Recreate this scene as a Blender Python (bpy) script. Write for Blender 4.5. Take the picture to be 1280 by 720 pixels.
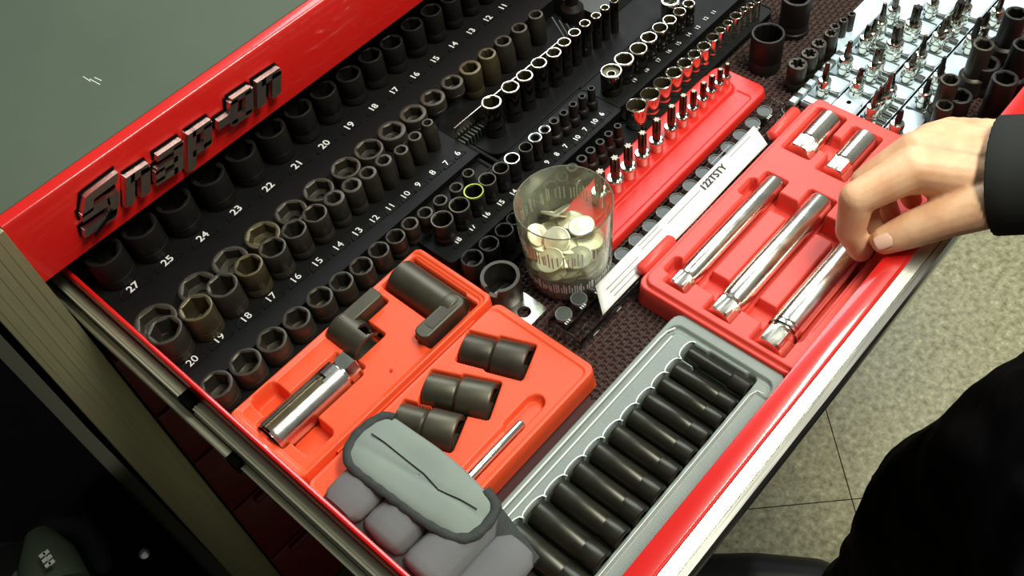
import bpy, bmesh, math, random
import numpy as np
from mathutils import Vector, Matrix, Euler
random.seed(7)
C = bpy.context.scene.collection
S = bpy.context.scene
for o in list(bpy.data.objects): bpy.data.objects.remove(o)

# ------------------------------------------------------------------ camera
# world: X runs along the drawer front, Y into the chest, Z up, drawer floor z=0 (metres)
F = 1217.7; CX, CY, H = 640.0, 360.0, 0.70
RX = Vector((0.66271002, 0.63682291, -0.3940457))
RY = Vector((-0.74158235, 0.48480176, -0.46370558))
RZ = Vector((-0.10426429, 0.59951967, 0.79353962))
M3 = Matrix((RX, RY, RZ))
cd = bpy.data.cameras.new('camera'); cam = bpy.data.objects.new('camera', cd); C.objects.link(cam)
cd.sensor_width = 36; cd.lens = F * 36 / 1280; cd.clip_start = 0.02; cd.clip_end = 60
cam.matrix_world = Matrix.Translation((0, 0, H)) @ M3.to_4x4()
S.camera = cam

def ray(px, py): return M3 @ Vector((px - CX, -(py - CY), -F))
def at(px, py, z=0.0):
    r = ray(px, py); return Vector((0, 0, H)) + r * ((z - H) / r.z)
def aty(px, py, y):
    r = ray(px, py); return Vector((0, 0, H)) + r * (y / r.y)
def depth(p): return -(M3.transposed() @ (Vector(p) - Vector((0, 0, H)))).z
def rad(p, rpx): return rpx * depth(p) / F

# ------------------------------------------------------------------ light, world, exposure
S.view_settings.view_transform = 'Standard'; S.view_settings.look = 'None'
S.view_settings.gamma = 1; S.view_settings.use_curve_mapping = False
S.view_settings.exposure = 0.0
W = bpy.data.worlds.new('world'); S.world = W; W.use_nodes = True
W.node_tree.nodes['Background'].inputs[0].default_value = (0.80, 0.86, 0.80, 1)
W.node_tree.nodes['Background'].inputs[1].default_value = 0.22
def area(name, loc, target, sx, sy, power, col):
    l = bpy.data.lights.new(name, 'AREA'); l.shape = 'RECTANGLE'; l.size = sx; l.size_y = sy
    l.energy = power; l.color = col
    o = bpy.data.objects.new(name, l); C.objects.link(o); o.location = loc
    o.rotation_euler = (Vector(target) - Vector(loc)).to_track_quat('-Z', 'Y').to_euler()
    return o
area('ceiling_lamp', (0.9, -0.25, 1.9), (0.55, 0.3, 0), 1.2, 0.35, 50, (1.0, 0.98, 0.86))
area('ceiling_lamp', (2.2, 1.75, 2.1), (0.9, 0.5, 0), 1.8, 1.4, 70, (0.88, 0.97, 1.0))

# ------------------------------------------------------------------ materials
def lin(c):
    return tuple(((x / 255) / 12.92 if x / 255 <= .04045 else ((x / 255 + .055) / 1.055) ** 2.4) for x in c) + (1,)
def mat(name, c, rough=.5, metal=0.0, bump=0, bscale=200, var=0, vscale=20, spec=.5, coat=0, trans=0, ior=1.45, aniso=None):
    m = bpy.data.materials.new(name); m.use_nodes = True
    nt = m.node_tree; b = nt.nodes['Principled BSDF']
    b.inputs['Base Color'].default_value = lin(c); b.inputs['Roughness'].default_value = rough
    b.inputs['Metallic'].default_value = metal; b.inputs['Specular IOR Level'].default_value = spec
    b.inputs['Coat Weight'].default_value = coat; b.inputs['Transmission Weight'].default_value = trans
    b.inputs['IOR'].default_value = ior
    tc = nt.nodes.new('ShaderNodeTexCoord')
    src = tc.outputs['Object']
    if aniso:
        mp = nt.nodes.new('ShaderNodeMapping'); mp.inputs['Scale'].default_value = aniso
        nt.links.new(src, mp.inputs[0]); src = mp.outputs[0]
    if var:
        n = nt.nodes.new('ShaderNodeTexNoise'); n.inputs['Scale'].default_value = vscale; n.inputs['Detail'].default_value = 5
        nt.links.new(src, n.inputs[0])
        r = nt.nodes.new('ShaderNodeMapRange'); r.inputs[1].default_value = .3; r.inputs[2].default_value = .7
        r.inputs[3].default_value = 1 - var; r.inputs[4].default_value = 1 + var
        nt.links.new(n.outputs[0], r.inputs[0])
        mx = nt.nodes.new('ShaderNodeVectorMath'); mx.operation = 'SCALE'; mx.inputs[0].default_value = lin(c)[:3]
        nt.links.new(r.outputs[0], mx.inputs['Scale']); nt.links.new(mx.outputs[0], b.inputs['Base Color'])
        r2 = nt.nodes.new('ShaderNodeMapRange'); r2.inputs[3].default_value = max(.02, rough - .08); r2.inputs[4].default_value = min(1, rough + .08)
        nt.links.new(n.outputs[0], r2.inputs[0]); nt.links.new(r2.outputs[0], b.inputs['Roughness'])
    if bump:
        n = nt.nodes.new('ShaderNodeTexNoise'); n.inputs['Scale'].default_value = bscale; n.inputs['Detail'].default_value = 3
        nt.links.new(src, n.inputs[0])
        bp = nt.nodes.new('ShaderNodeBump'); bp.inputs['Strength'].default_value = bump; bp.inputs['Distance'].default_value = .0006
        nt.links.new(n.outputs[0], bp.inputs['Height']); nt.links.new(bp.outputs[0], b.inputs['Normal'])
    return m
M = dict(
 red=mat('red_paint', (208, 27, 22), .30, coat=.5, var=.04, vscale=8),
 redcase=mat('red_case_plastic', (226, 72, 60), .42, bump=.15, bscale=900, var=.03),
 redrail=mat('red_rail_plastic', (214, 38, 28), .40, bump=.1, bscale=900, var=.03),
 orange=mat('orange_case_plastic', (233, 82, 42), .42, bump=.12, bscale=900, var=.03),
 shadedred=mat('shaded_red_paint', (84, 10, 14), .35, var=.05),  # red darkened to carry the shade under the open drawer
 floorred=mat('deep_red_painted_floor', (58, 16, 17), .5, var=.05),
 mat_top=mat('grey_green_rubber_top', (80, 91, 76), .75, bump=.15, bscale=500, var=.04, vscale=12),
 alu=mat('aluminium', (205, 205, 195), .30, metal=1, var=.06, vscale=60, aniso=(.3, 12, 12)),
 alupost=mat('brushed_aluminium', (150, 146, 112), .42, metal=.6, var=.10, vscale=80, aniso=(14, 14, .15)),
 slide=mat('zinc_slide_steel', (192, 190, 164), .45, metal=.25, var=.06, vscale=60, aniso=(12, .3, 12)),
 black=mat('black_plastic', (20, 20, 19), .45, bump=.25, bscale=1500, var=.12, vscale=90),
 blackm=mat('matt_black', (10, 9, 10), .95, spec=.05, bump=.2, bscale=400),
 tray=mat('black_tray_plastic', (9, 9, 8), .62, spec=.25, bump=.2, bscale=1200, var=.1, vscale=60),
 plate=mat('dark_grey_plate', (52, 56, 50), .5, bump=.2, bscale=900, var=.08),
 impact=mat('black_oxide_steel', (66, 62, 53), .42, metal=.55, bump=.15, bscale=1200, var=.18, vscale=60),
 impactb=mat('brown_oxide_steel', (88, 80, 58), .40, metal=.6, bump=.15, bscale=1200, var=.2, vscale=60),
 impactd=mat('dark_oxide_steel', (40, 37, 34), .45, metal=.5, bump=.15, bscale=1200, var=.15, vscale=60),
 impactg=mat('glossy_black_steel', (47, 47, 38), .30, metal=.6, var=.2, vscale=70),
 olive=mat('grey_phosphate_steel', (78, 75, 62), .42, metal=.6, var=.08, vscale=60),
 chrome=mat('chrome', (228, 228, 216), .13, metal=1, var=.03, vscale=90),
 satin=mat('satin_chrome', (205, 203, 198), .24, metal=1, var=.04, vscale=90),
 dchrome=mat('dark_bit_steel', (96, 90, 78), .22, metal=1, var=.1, vscale=90),
 green=mat('green_banded_steel', (150, 165, 70), .4, metal=.6),
 white=mat('white_print', (225, 226, 222), .6),
 grey=mat('grey_tray_plastic', (124, 134, 126), .40, bump=.35, bscale=700, var=.05, vscale=50),
 cloth=mat('grey_nylon', (122, 133, 124), .7, bump=.3, bscale=1800, var=.05),
 cloth2=mat('grey_pocket_cloth', (100, 101, 101), .75, bump=.5, bscale=1600, var=.07),
 binding=mat('charcoal_binding_tape', (48, 52, 49), .75, bump=.7, bscale=500, var=.15, vscale=120),
 thread=mat('dark_thread', (22, 26, 22), .8),
 liner=mat('brown_black_liner', (86, 74, 68), .30, bump=.1, bscale=900, var=.1),
 blue=mat('pale_blue_reflection', (196, 216, 226), .35, var=.03, vscale=30),  # cool light reflected by the plates, put into their colour
 clip=mat('grey_clip', (98, 104, 100), .35, metal=.4),
 copper=mat('copper_coin', (190, 120, 80), .3, metal=1, bump=.4, bscale=900),
 coin=mat('silver_coin', (226, 222, 196), .42, metal=.85, bump=.12, bscale=500, var=.04, vscale=100),
 glass=mat('clear_glass', (238, 244, 222), .02, trans=.88, ior=1.46),
 clear=mat('clear_plastic', (238, 240, 238), .06, trans=1, ior=1.25),
 cell=mat('clouded_plastic', (200, 206, 200), .2, trans=.75, ior=1.3),
 disc=mat('grey_disc', (58, 62, 56), .4),
 impact_shade=mat('shaded_steel_back_row', (30, 28, 25), .5, metal=.4, var=.1, vscale=60),  # darkened copy: shade of the red rail put into the steel
 badge=mat('satin_badge_chrome', (215, 216, 210), .30, metal=1),
 mirror=mat('chrome_dark_reflections', (120, 116, 106), .16, metal=1, var=.05, vscale=90),  # chrome darkened to carry reflections of dark surroundings
 scuff_glint=mat('white_scuff_and_glint', (232, 238, 232), .5),  # white for the top's scuffs and the grey tray's painted highlights
 plug=mat('polished_plug_steel', (232, 229, 214), .21, metal=1, var=.04, vscale=60),
 paper=mat('white_paper', (228, 228, 222), .6, var=.02),
 ink=mat('black_ink', (30, 30, 32), .7),
 inkg=mat('grey_ink', (150, 150, 152), .7),
 jacket=mat('black_jacket_cloth', (33, 36, 32), .85, bump=.5, bscale=300),
 rib=mat('black_ribbed_cuff', (30, 33, 29), .85),
 trouser=mat('black_trouser_cloth', (13, 11, 14), .9, bump=.4, bscale=200, spec=.2),
 shoe=mat('black_shoe_leather', (24, 25, 24), .45, bump=.4, bscale=150),
 nail=mat('finger_nail', (232, 190, 165), .35),
 wall=mat('dark_wall_paint', (26, 24, 28), .8, var=.05),
 shadow=mat('black_floor_shade', (9, 8, 10), .95, spec=.05, bump=.5, bscale=120),
 bagc=mat('black_bag_cloth', (18, 18, 19), .8, bump=.5, bscale=90),
 glove=mat('grey_green_glove', (76, 88, 70), .8, bump=.5, bscale=150, var=.1),
 grout=mat('dark_joint', (74, 70, 52), .9),
)
def tile_mat():
    m = mat('speckled_vinyl_tile', (150, 146, 116), .45)
    nt = m.node_tree; b = nt.nodes['Principled BSDF']; tc = nt.nodes['Texture Coordinate']
    geo = nt.nodes.new('ShaderNodeNewGeometry')
    n1 = nt.nodes.new('ShaderNodeTexNoise'); n1.inputs['Scale'].default_value = 85; n1.inputs['Detail'].default_value = 8
    n1.inputs['Roughness'].default_value = .65; n1.inputs['Distortion'].default_value = .15
    nt.links.new(geo.outputs['Position'], n1.inputs[0])
    cr = nt.nodes.new('ShaderNodeValToRGB'); e = cr.color_ramp.elements
    e[0].position = .32; e[0].color = lin((118, 112, 82)); e[1].position = .70; e[1].color = lin((204, 200, 156))
    k = e.new(.50); k.color = lin((160, 155, 122)); k = e.new(.60); k.color = lin((176, 171, 136))
    nt.links.new(n1.outputs[0], cr.inputs[0]); nt.links.new(cr.outputs[0], b.inputs['Base Color'])
    return m
M['tile'] = tile_mat()
def skin_mat():
    m = mat('skin', (222, 168, 128), .5, bump=.25, bscale=500)
    nt = m.node_tree; b = nt.nodes['Principled BSDF']
    b.inputs['Subsurface Weight'].default_value = .12; b.inputs['Subsurface Radius'].default_value = (.012, .004, .002)
    b.inputs['Subsurface Scale'].default_value = .5
    geo = nt.nodes.new('ShaderNodeNewGeometry'); n = nt.nodes.new('ShaderNodeTexNoise'); n.inputs['Scale'].default_value = 45
    nt.links.new(geo.outputs['Position'], n.inputs[0])
    cr = nt.nodes.new('ShaderNodeValToRGB'); e = cr.color_ramp.elements
    e[0].position = .3; e[0].color = lin((220, 164, 124)); e[1].position = .7; e[1].color = lin((238, 194, 152))
    nt.links.new(n.outputs[0], cr.inputs[0]); nt.links.new(cr.outputs[0], b.inputs['Base Color'])
    return m
M['skin'] = skin_mat()

# ------------------------------------------------------------------ mesh helpers
def mesh(name, V, Fc, m=None, smooth=None):
    me = bpy.data.meshes.new(name)
    if len(V) and not isinstance(V, list): V = V.tolist()
    me.from_pydata([tuple(v) for v in V], [], Fc); me.update()
    if m: me.materials.append(M[m] if isinstance(m, str) else m)
    if smooth is not None:
        me.polygons.foreach_set('use_smooth', [True] * len(me.polygons))
        me.set_sharp_from_angle(angle=math.radians(smooth))
    return me
def link(name, me, parent=None, loc=None, rot=None):
    o = bpy.data.objects.new(name, me); C.objects.link(o)
    if parent: o.parent = parent
    if loc is not None: o.location = loc
    if rot is not None: o.rotation_euler = rot
    return o
def tag(o, label=None, cat=None, group=None, kind=None):
    if label: o['label'] = label
    if cat: o['category'] = cat
    if group: o['group'] = group
    if kind: o['kind'] = kind
    return o
def empty(name, loc, label, cat, group=None, rz=0):
    o = bpy.data.objects.new(name, None); C.objects.link(o); o.location = loc; o.rotation_euler = (0, 0, rz)
    o.empty_display_size = .02
    return tag(o, label, cat, group)
class B:
    """collects shapes into one mesh"""
    def __init__(s): s.V = []; s.F = []
    def add(s, V, Fc):
        k = len(s.V); s.V += [tuple(v) for v in V]; s.F += [tuple(i + k for i in f) for f in Fc]; return s
    def box(s, x0, x1, y0, y1, z0, z1, bev=0.0, mtx=None):
        if bev <= 0:
            V = [(x, y, z) for x in (x0, x1) for y in (y0, y1) for z in (z0, z1)]
            Fc = [(0, 1, 3, 2), (4, 6, 7, 5), (0, 4, 5, 1), (2, 3, 7, 6), (0, 2, 6, 4), (1, 5, 7, 3)]
        else:
            bm = bmesh.new(); bmesh.ops.create_cube(bm, size=1)
            for v in bm.verts:
                v.co = Vector((x0 + (v.co.x + .5) * (x1 - x0), y0 + (v.co.y + .5) * (y1 - y0), z0 + (v.co.z + .5) * (z1 - z0)))
            bmesh.ops.bevel(bm, geom=bm.edges[:], offset=bev, segments=2, affect='EDGES', profile=.5)
            V = [v.co.copy() for v in bm.verts]; Fc = [tuple(v.index for v in f.verts) for f in bm.faces]
            bm.free()
        if mtx: V = [mtx @ Vector(v) for v in V]
        return s.add(V, Fc)
    def lathe(s, prof, n=24, mtx=None, fr=None, cap0=True, cap1=True):
        V = []; Fc = []
        for (r, z, *k) in prof:
            f = k[0] if k else None
            for i in range(n):
                a = 2 * math.pi * i / n; rr = r * (f(a) if f else 1)
                V.append((rr * math.cos(a), rr * math.sin(a), z))
        for j in range(len(prof) - 1):
            for i in range(n):
                a, b = j * n + i, j * n + (i + 1) % n
                Fc.append((a, b, b + n, a + n))
        if cap0: Fc.append(tuple(reversed(range(n))))
        if cap1: Fc.append(tuple(range((len(prof) - 1) * n, len(prof) * n)))
        if mtx: V = [mtx @ Vector(v) for v in V]
        return s.add(V, Fc)
    def tube(s, pts, r, n=8, closed=False):
        pts = [Vector(p) for p in pts]; V = []; Fc = []; N = len(pts)
        up = Vector((0, 0, 1))
        for i, p in enumerate(pts):
            d = (pts[(i + 1) % N] - pts[i - 1]) if closed else (pts[min(i + 1, N - 1)] - pts[max(i - 1, 0)])
            d.normalize(); a = d.cross(up)
            if a.length < 1e-4: a = Vector((1, 0, 0))
            a.normalize(); b = a.cross(d); rr = r[i] if isinstance(r, (list, tuple)) else r
            for k in range(n):
                t = 2 * math.pi * k / n; V.append(p + a * math.cos(t) * rr + b * math.sin(t) * rr)
        for i in range(N if closed else N - 1):
            for k in range(n):
                a0 = i * n + k; a1 = i * n + (k + 1) % n; b0 = ((i + 1) % N) * n + k; b1 = ((i + 1) % N) * n + (k + 1) % n
                Fc.append((a0, b0, b1, a1))
        if not closed: Fc.append(tuple(range(n))); Fc.append(tuple(reversed(range((N - 1) * n, N * n))))
        return s.add(V, Fc)
    def prism(s, poly, z0, z1):
        n = len(poly)
        V = [(x, y, z0) for x, y in poly] + [(x, y, z1) for x, y in poly]
        Fc = [tuple(reversed(range(n))), tuple(range(n, 2 * n))] + [(i, (i + 1) % n, n + (i + 1) % n, n + i) for i in range(n)]
        return s.add(V, Fc)
    def build(s, name, m, parent=None, smooth=35, loc=None, rot=None):
        return link(name, mesh(name, s.V, s.F, m, smooth), parent, loc, rot)
def axis_m(p, d):
    """matrix taking local +Z to direction d at point p"""
    return Matrix.Translation(p) @ Vector(d).to_track_quat('Z', 'Y').to_matrix().to_4x4()
def hexf(a, rot=0.0):  # inscribed hexagon, corner radius 1
    t = (a + rot) % (math.pi / 3) - math.pi / 6; return math.cos(math.pi / 6) / math.cos(t)
def hexr(a): return hexf(a, .35)
def torxf(a): return .80 + .20 * math.cos(6 * a)
def twelvef(a):
    t = a % (math.pi / 6) - math.pi / 12; return .94 + .06 * abs(t) / (math.pi / 12)
def rpoly(x0, x1, y0, y1, r, n=6):
    P = []
    for cx, cy, a0 in ((x1 - r, y1 - r, 0), (x0 + r, y1 - r, 90), (x0 + r, y0 + r, 180), (x1 - r, y0 + r, 270)):
        for i in range(n + 1):
            a = math.radians(a0 + 90 * i / n); P.append((cx + r * math.cos(a), cy + r * math.sin(a)))
    return P

# ------------------------------------------------------------------ floor, walls
FZ = -0.86
fl = B().box(-1.5, 3.4, -1.2, 3.3, FZ - .05, FZ - .004).build('floor', 'grout'); tag(fl, kind='structure')
J = at(1064, 623.5, FZ)
ts = .61; d1 = Vector((1, 1, 0)).normalized(); d2 = Vector((-1, 1, 0)).normalized()
tme = B().box(0, ts - .0016, 0, ts - .0016, -.003, 0, .0006)
tme = mesh('tile', tme.V, tme.F, 'tile', 35)
for i in range(-3, 4):
    for j in range(-3, 3):
        p = J + d1 * (i * ts) + d2 * (j * ts); c = p + (d1 + d2) * ts / 2
        if .0 < c.x < 2.3 and -1.0 < c.y < .9:
            t = link('tile', tme, fl, p + Vector((0, 0, 0)), (0, 0, math.radians(45)))
            t.location.z = FZ
wb = B().box(-1.5, 3.4, 3.2, 3.28, FZ, 2.4).build('wall_back', 'wall'); tag(wb, kind='structure')
wl = B().box(-1.58, -1.5, -1.2, 3.28, FZ, 2.4).build('wall_left', 'wall'); tag(wl, kind='structure')
mt = B().prism(rpoly(-1.45, .0, .2, 3.15, .04), FZ - .002, FZ + .012).build('floor_shade_sheet', 'shadow')  # added black sheet that gives the floor here its deep shade
tag(mt, 'black rubber sheet standing in for deep shade left of the red tool chest', 'shade sheet')

# ------------------------------------------------------------------ tool chest
YC = .685; XP0, XP1 = .0195, .0667; ZB0, ZB1 = .0835, .1555
XR = 1.22                                                             # right end of drawer
chest = empty('tool_chest', (0.6, 1.0, FZ), 'red rolling tool chest with grey-green top and aluminium corner post', 'tool chest')
def part(b, name, m, parent=chest, smooth=35):
    o = b.build(name, m, parent, smooth); o.matrix_parent_inverse = parent.matrix_world.inverted() if parent.parent is None else Matrix()
    return o
bpy.context.view_layer.update()
def wpart(b, name, m, parent, smooth=35):
    """part built in world coordinates under an unrotated parent"""
    off = Vector((0, 0, 0)); p = parent
    while p: off += p.location; p = p.parent
    b.V = [tuple(Vector(v) - off) for v in b.V]
    return b.build(name, m, parent, smooth)
b = B().box(XP0 + .004, .05, YC + .01, 1.25, FZ + .1, ZB1 - .002)
b.box(XR + .05, XR + .08, YC + .01, 1.25, FZ + .1, ZB1 - .002)
b.box(XP0 + .004, XR + .08, 1.22, 1.25, FZ + .1, ZB1 - .002)
b.box(.05, XR + .05, YC + .012, 1.22, FZ + .1, -.035)
wpart(b, 'body_shell', 'blackm', chest)  # black stands in for shade on the unlit chest side
# red top rail with rolled upper edge
b = B()
prof = [(YC, ZB0), (YC, ZB1 - .0030), (YC + .0005, ZB1 - .0016), (YC + .0016, ZB1 - .0003), (YC + .0032, ZB1 + .0002), (YC + .0125, ZB1 + .0004), (YC + .0135, ZB1 - .0008), (YC + .02, ZB1 - .002), (YC + .02, ZB0)]
n = len(prof)
for x in (XP1 + .0003, XR + .06): b.V += [(x, y, z) for y, z in prof]
b.F += [tuple(range(n)), tuple(reversed(range(n, 2 * n)))] + [(i, n + i, n + (i + 1) % n, (i + 1) % n) for i in range(n)]
b.box(XP1, XR + .06, YC + .018, 1.24, ZB1 - .012, ZB1 - .003)
wpart(b, 'top_rail', 'red', chest, 40)
b = B(); b.box(XP0 + .004, XR + .055, YC + .0128, 1.24, ZB1 - .0025, ZB1 + .0012, .0008)
wpart(b, 'rubber_top', 'mat_top', chest)
# scuff marks on the top: shallow raised scratches
b = B()
for (a, c) in (((104, 96), (113, 102)), ((112, 99), (125, 106)), ((118, 97), (127, 101))):
    b.tube([at(*a, ZB1 + .0013), at(*c, ZB1 + .0013)], .0005, 5)
o = wpart(b, 'scuff', 'scuff_glint', chest); 
# corner post with fine vertical ribs
b = B().box(XP0, XP1, YC - .004, YC + .012, FZ + .08, ZB1 - .001, .0015)
for k in range(5):
    x = XP0 + .005 + k * .0085; b.box(x, x + .0007, YC - .0043, YC - .004, FZ + .08, ZB1 - .002)
wpart(b, 'corner_post', 'alupost', chest)
b = B().box(XR + .01, XR + .06, YC - .004, YC + .012, FZ + .08, ZB0, .0015); wpart(b, 'corner_post', 'alupost', chest)
zt = -.035
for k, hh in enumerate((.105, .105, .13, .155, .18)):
    d = wpart(B().box(XP1 + .002, XR + .008, YC - .012, YC + .01, zt - hh + .003, zt - .003, .002), 'drawer_front', 'shadedred', chest)
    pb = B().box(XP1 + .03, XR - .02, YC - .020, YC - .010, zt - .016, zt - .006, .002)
    wpart(pb, 'pull', 'shadedred', d)
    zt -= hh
for (x, y) in ((.12, .78), (.12, 1.15), (1.15, .78), (1.15, 1.15)):
    bb = B().lathe([(.045, -.012), (.05, -.006), (.05, .006), (.045, .012)], 24, axis_m((x, y, FZ + .052), (1, 0, 0)))
    wpart(bb, 'caster', 'blackm', chest)
    bb = B().box(x - .03, x + .03, y - .03, y + .03, FZ + .085, FZ + .102)

# badge: block letters standing proud of the rail
YB = YC - .009
badge = wpart(B(), 'badge', 'blackm', chest)
bk = B()
def zx(px, py): p = aty(px, py, YB); return p.x, p.z
WORD = [('S', (.1265, .1385), (.1660, .1400), (.1135, .1040), (.1500, .1020)), ('n', (.1690, .1300), (.1945, .1295), (.1560, .1035), (.1815, .1025)),
        ('a', (.1992, .1295), (.2300, .1285), (.1880, .1030), (.2175, .1010)), ('p', (.2350, .1285), (.2620, .1276), (.2235, .1030), (.2505, .1020)),
        ('h', (.2660, .1205), (.2790, .1200), (.2630, .1125), (.2760, .1120)), ('o', (.2840, .1320), (.3110, .1310), (.2740, .1060), (.3010, .1050)),
        ('n', (.3155, .1305), (.3450, .1298), (.3060, .1055), (.3350, .1045))]
LET = dict(
 S=[[(0, .55), (.14, .98), (.24, 1), (1, 1), (.96, .80), (.34, .80), (.30, .55)], [(0, .62), (.02, .42), (.74, .40), (.72, .60), (.3, .62)], [(.66, .58), (.98, .58), (1, .42), (.88, .04), (.58, .04), (.68, .42)], [(0, 0), (.84, 0), (.9, .20), (.0, .20)]],
 n=[[(0, 0), (.36, 0), (.36, 1), (0, 1)], [(.2, .72), (1, .72), (.92, .98), (.2, 1)], [(.62, 0), (1, 0), (1, .85), (.62, .9)]],
 a=[[(.10, .80), (1, .80), (.94, 1), (.10, 1)], [(.66, 0), (1, 0), (1, .9), (.66, .9)], [(0, .40), (.8, .40), (.8, .58), (.05, .58)], [(0, .1), (.33, .1), (.33, .5), (0, .5)], [(0.04, 0), (.8, 0), (.8, .20), (.0, .20)]],
 p=[[(0, -.36), (.34, -.36), (.34, 1), (0, 1)], [(.2, .78), (1, .78), (.94, 1), (.2, 1)], [(.66, .14), (1, .14), (1, .9), (.66, .9)], [(.2, .08), (.94, .08), (1, .28), (.2, .28)]],
 h=[[(0, 0), (1, 0), (1, 1), (0, 1)]],
 o=[[(0, .08), (.33, .08), (.33, .92), (0, .92)], [(.67, .08), (1, .08), (1, .92), (.67, .92)], [(.06, .80), (.94, .80), (.90, 1), (.10, 1)], [(.10, 0), (.90, 0), (.94, .20), (.06, .20)]])
def glyph(b, ch, qd, y0, y1, grow):
    TL, TR, BL, BR = [Vector(q) for q in qd]
    for pl in LET[ch]:
        P = []
        cu = sum(u for u, v in pl) / len(pl); cv = sum(v for u, v in pl) / len(pl)
        for u, v in pl:
            q = BL.lerp(BR, u).lerp(TL.lerp(TR, u), v); c_ = BL.lerp(BR, cu).lerp(TL.lerp(TR, cu), cv)
            d = (q - c_); P.append(q + Vector((math.copysign(grow, d.x), math.copysign(grow, d.y))))
        n = len(P)
        ar = sum(P[i].x * P[(i + 1) % n].y - P[(i + 1) % n].x * P[i].y for i in range(n))
        if ar < 0: P.reverse()
        b.add([(q.x, y0, q.y) for q in P] + [(q.x, y1, q.y) for q in P],
              [tuple(range(n)), tuple(reversed(range(n, 2 * n)))] + [(i, n + i, n + (i + 1) % n, (i + 1) % n) for i in range(n)])
for ch, *qd in WORD:
    lb = B(); glyph(lb, ch, qd, YB, YC - .001, 0); wpart(lb, 'badge_letter', 'badge', badge, 30)
    glyph(bk, ch, qd, YC - .0022, YC + .0005, .0013)
me = bk.build('tmp', 'blackm'); off = chest.location
for v in me.data.vertices: v.co -= off
badge.data = me.data; bpy.data.objects.remove(me)
# open-end wrench emblem on the S
wb_ = B().tube([(.121, YB - .0008, .1005), (.139, YB - .0008, .1075)], .0011, 6)
wb_.tube([(.1385, YB - .0008, .1095), (.1400, YB - .0008, .1075), (.1425, YB - .0008, .1060), (.1455, YB - .0008, .1072)], .0011, 6)
wb_.tube([(.1400, YB - .0008, .1075), (.1425, YB - .0008, .1110), (.1455, YB - .0008, .1118)], .0011, 6)
wpart(wb_, 'badge_emblem', 'blackm', badge)

# ------------------------------------------------------------------ open drawer
ZR = .060; XL = .0905; YF = .1545
drawer = bpy.data.objects.new('drawer', None); C.objects.link(drawer); drawer.parent = chest; drawer.location = Vector((0.6, .42, -.003)) - chest.location; drawer['label'] = 'open red drawer full of sockets'
wpart(B().box(XL - .0005, XR, YF, .93, -.005, -.0005), 'drawer_floor', 'floorred', drawer)
b = B().box(XL - .0035, XL, YF - .004, .93, -.005, ZR, .0006)
b.tube([(XL - .0012, YF, ZR - .0006), (XL - .0012, .93, ZR - .0006)], .0022, 8)
wpart(b, 'side_wall', 'red', drawer)
wpart(B().box(XR, XR + .0035, YF - .004, .93, -.005, ZR, .0006), 'side_wall', 'red', drawer)
wpart(B().box(XL, XR, .926, .93, -.005, ZR), 'back_wall', 'red', drawer)
b = B().box(XL - .012, XR + .012, YF - .0165, YF, -.02, ZR + .0005, .0015)
b.tube([(XL - .012, YF - .0162, ZR - .0012), (XR + .012, YF - .0162, ZR - .0012)], .0018, 8)
wpart(b, 'drawer_front', 'red', drawer)
# aluminium pull with grooves
b = B()
prof = [(.1385, .0590), (.1385, .0580), (.1365, .0575), (.1330, .0570), (.1280, .0560), (.1275, .0545), (.1268, .0555), (.1220, .0535), (.1200, .0500), (.1196, .0440), (.1200, .0415), (.1385, .0400)]
n = len(prof)
for x in (XL - .012, XR + .012): b.V += [(x, y, z) for y, z in prof]
b.F += [tuple(range(n)), tuple(reversed(range(n, 2 * n)))] + [(i, n + i, n + (i + 1) % n, (i + 1) % n) for i in range(n)]
wpart(b, 'drawer_pull', 'alu', drawer, 20)
# telescopic slides on the left side
b = B()
b.box(.0775, .0868, .17, .74, .010, .0345, .0006)
for yy in (.0800, .0835): b.box(yy, yy + .0014, .17, .74, .0345, .0358)
wpart(b, 'slide_inner', 'slide', drawer)
b = B(); yA = at(238, 497, .03).y
b.box(.0765, .0862, yA, .76, .034, .0405, .0006); b.box(.0790, .0800, yA, .76, .0405, .0418); b.box(.0832, .0842, yA, .76, .0405, .0418)
wpart(b, 'slide_middle', 'slide', drawer)
wpart(B().box(.0755, .0868, yA - .014, yA + .001, .028, .041, .0008), 'slide_stop', 'blackm', drawer)
b = B(); yB = at(290, 568, .02).y
b.box(.0695, .0765, yB - .0, .78, .008, .0200, .0006); b.box(.0705, .0725, yB, .78, .0200, .0215)
wpart(b, 'slide_outer', 'slide', drawer)
wpart(B().box(.0685, .0765, yB - .012, yB + .001, .008, .022, .0008), 'slide_stop', 'blackm', drawer)
b = B().box(.0715, .0770, .19, yB, .010, .0145, .0006); wpart(b, 'slide_lip', 'slide', drawer)
bpy.context.view_layer.update()

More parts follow.
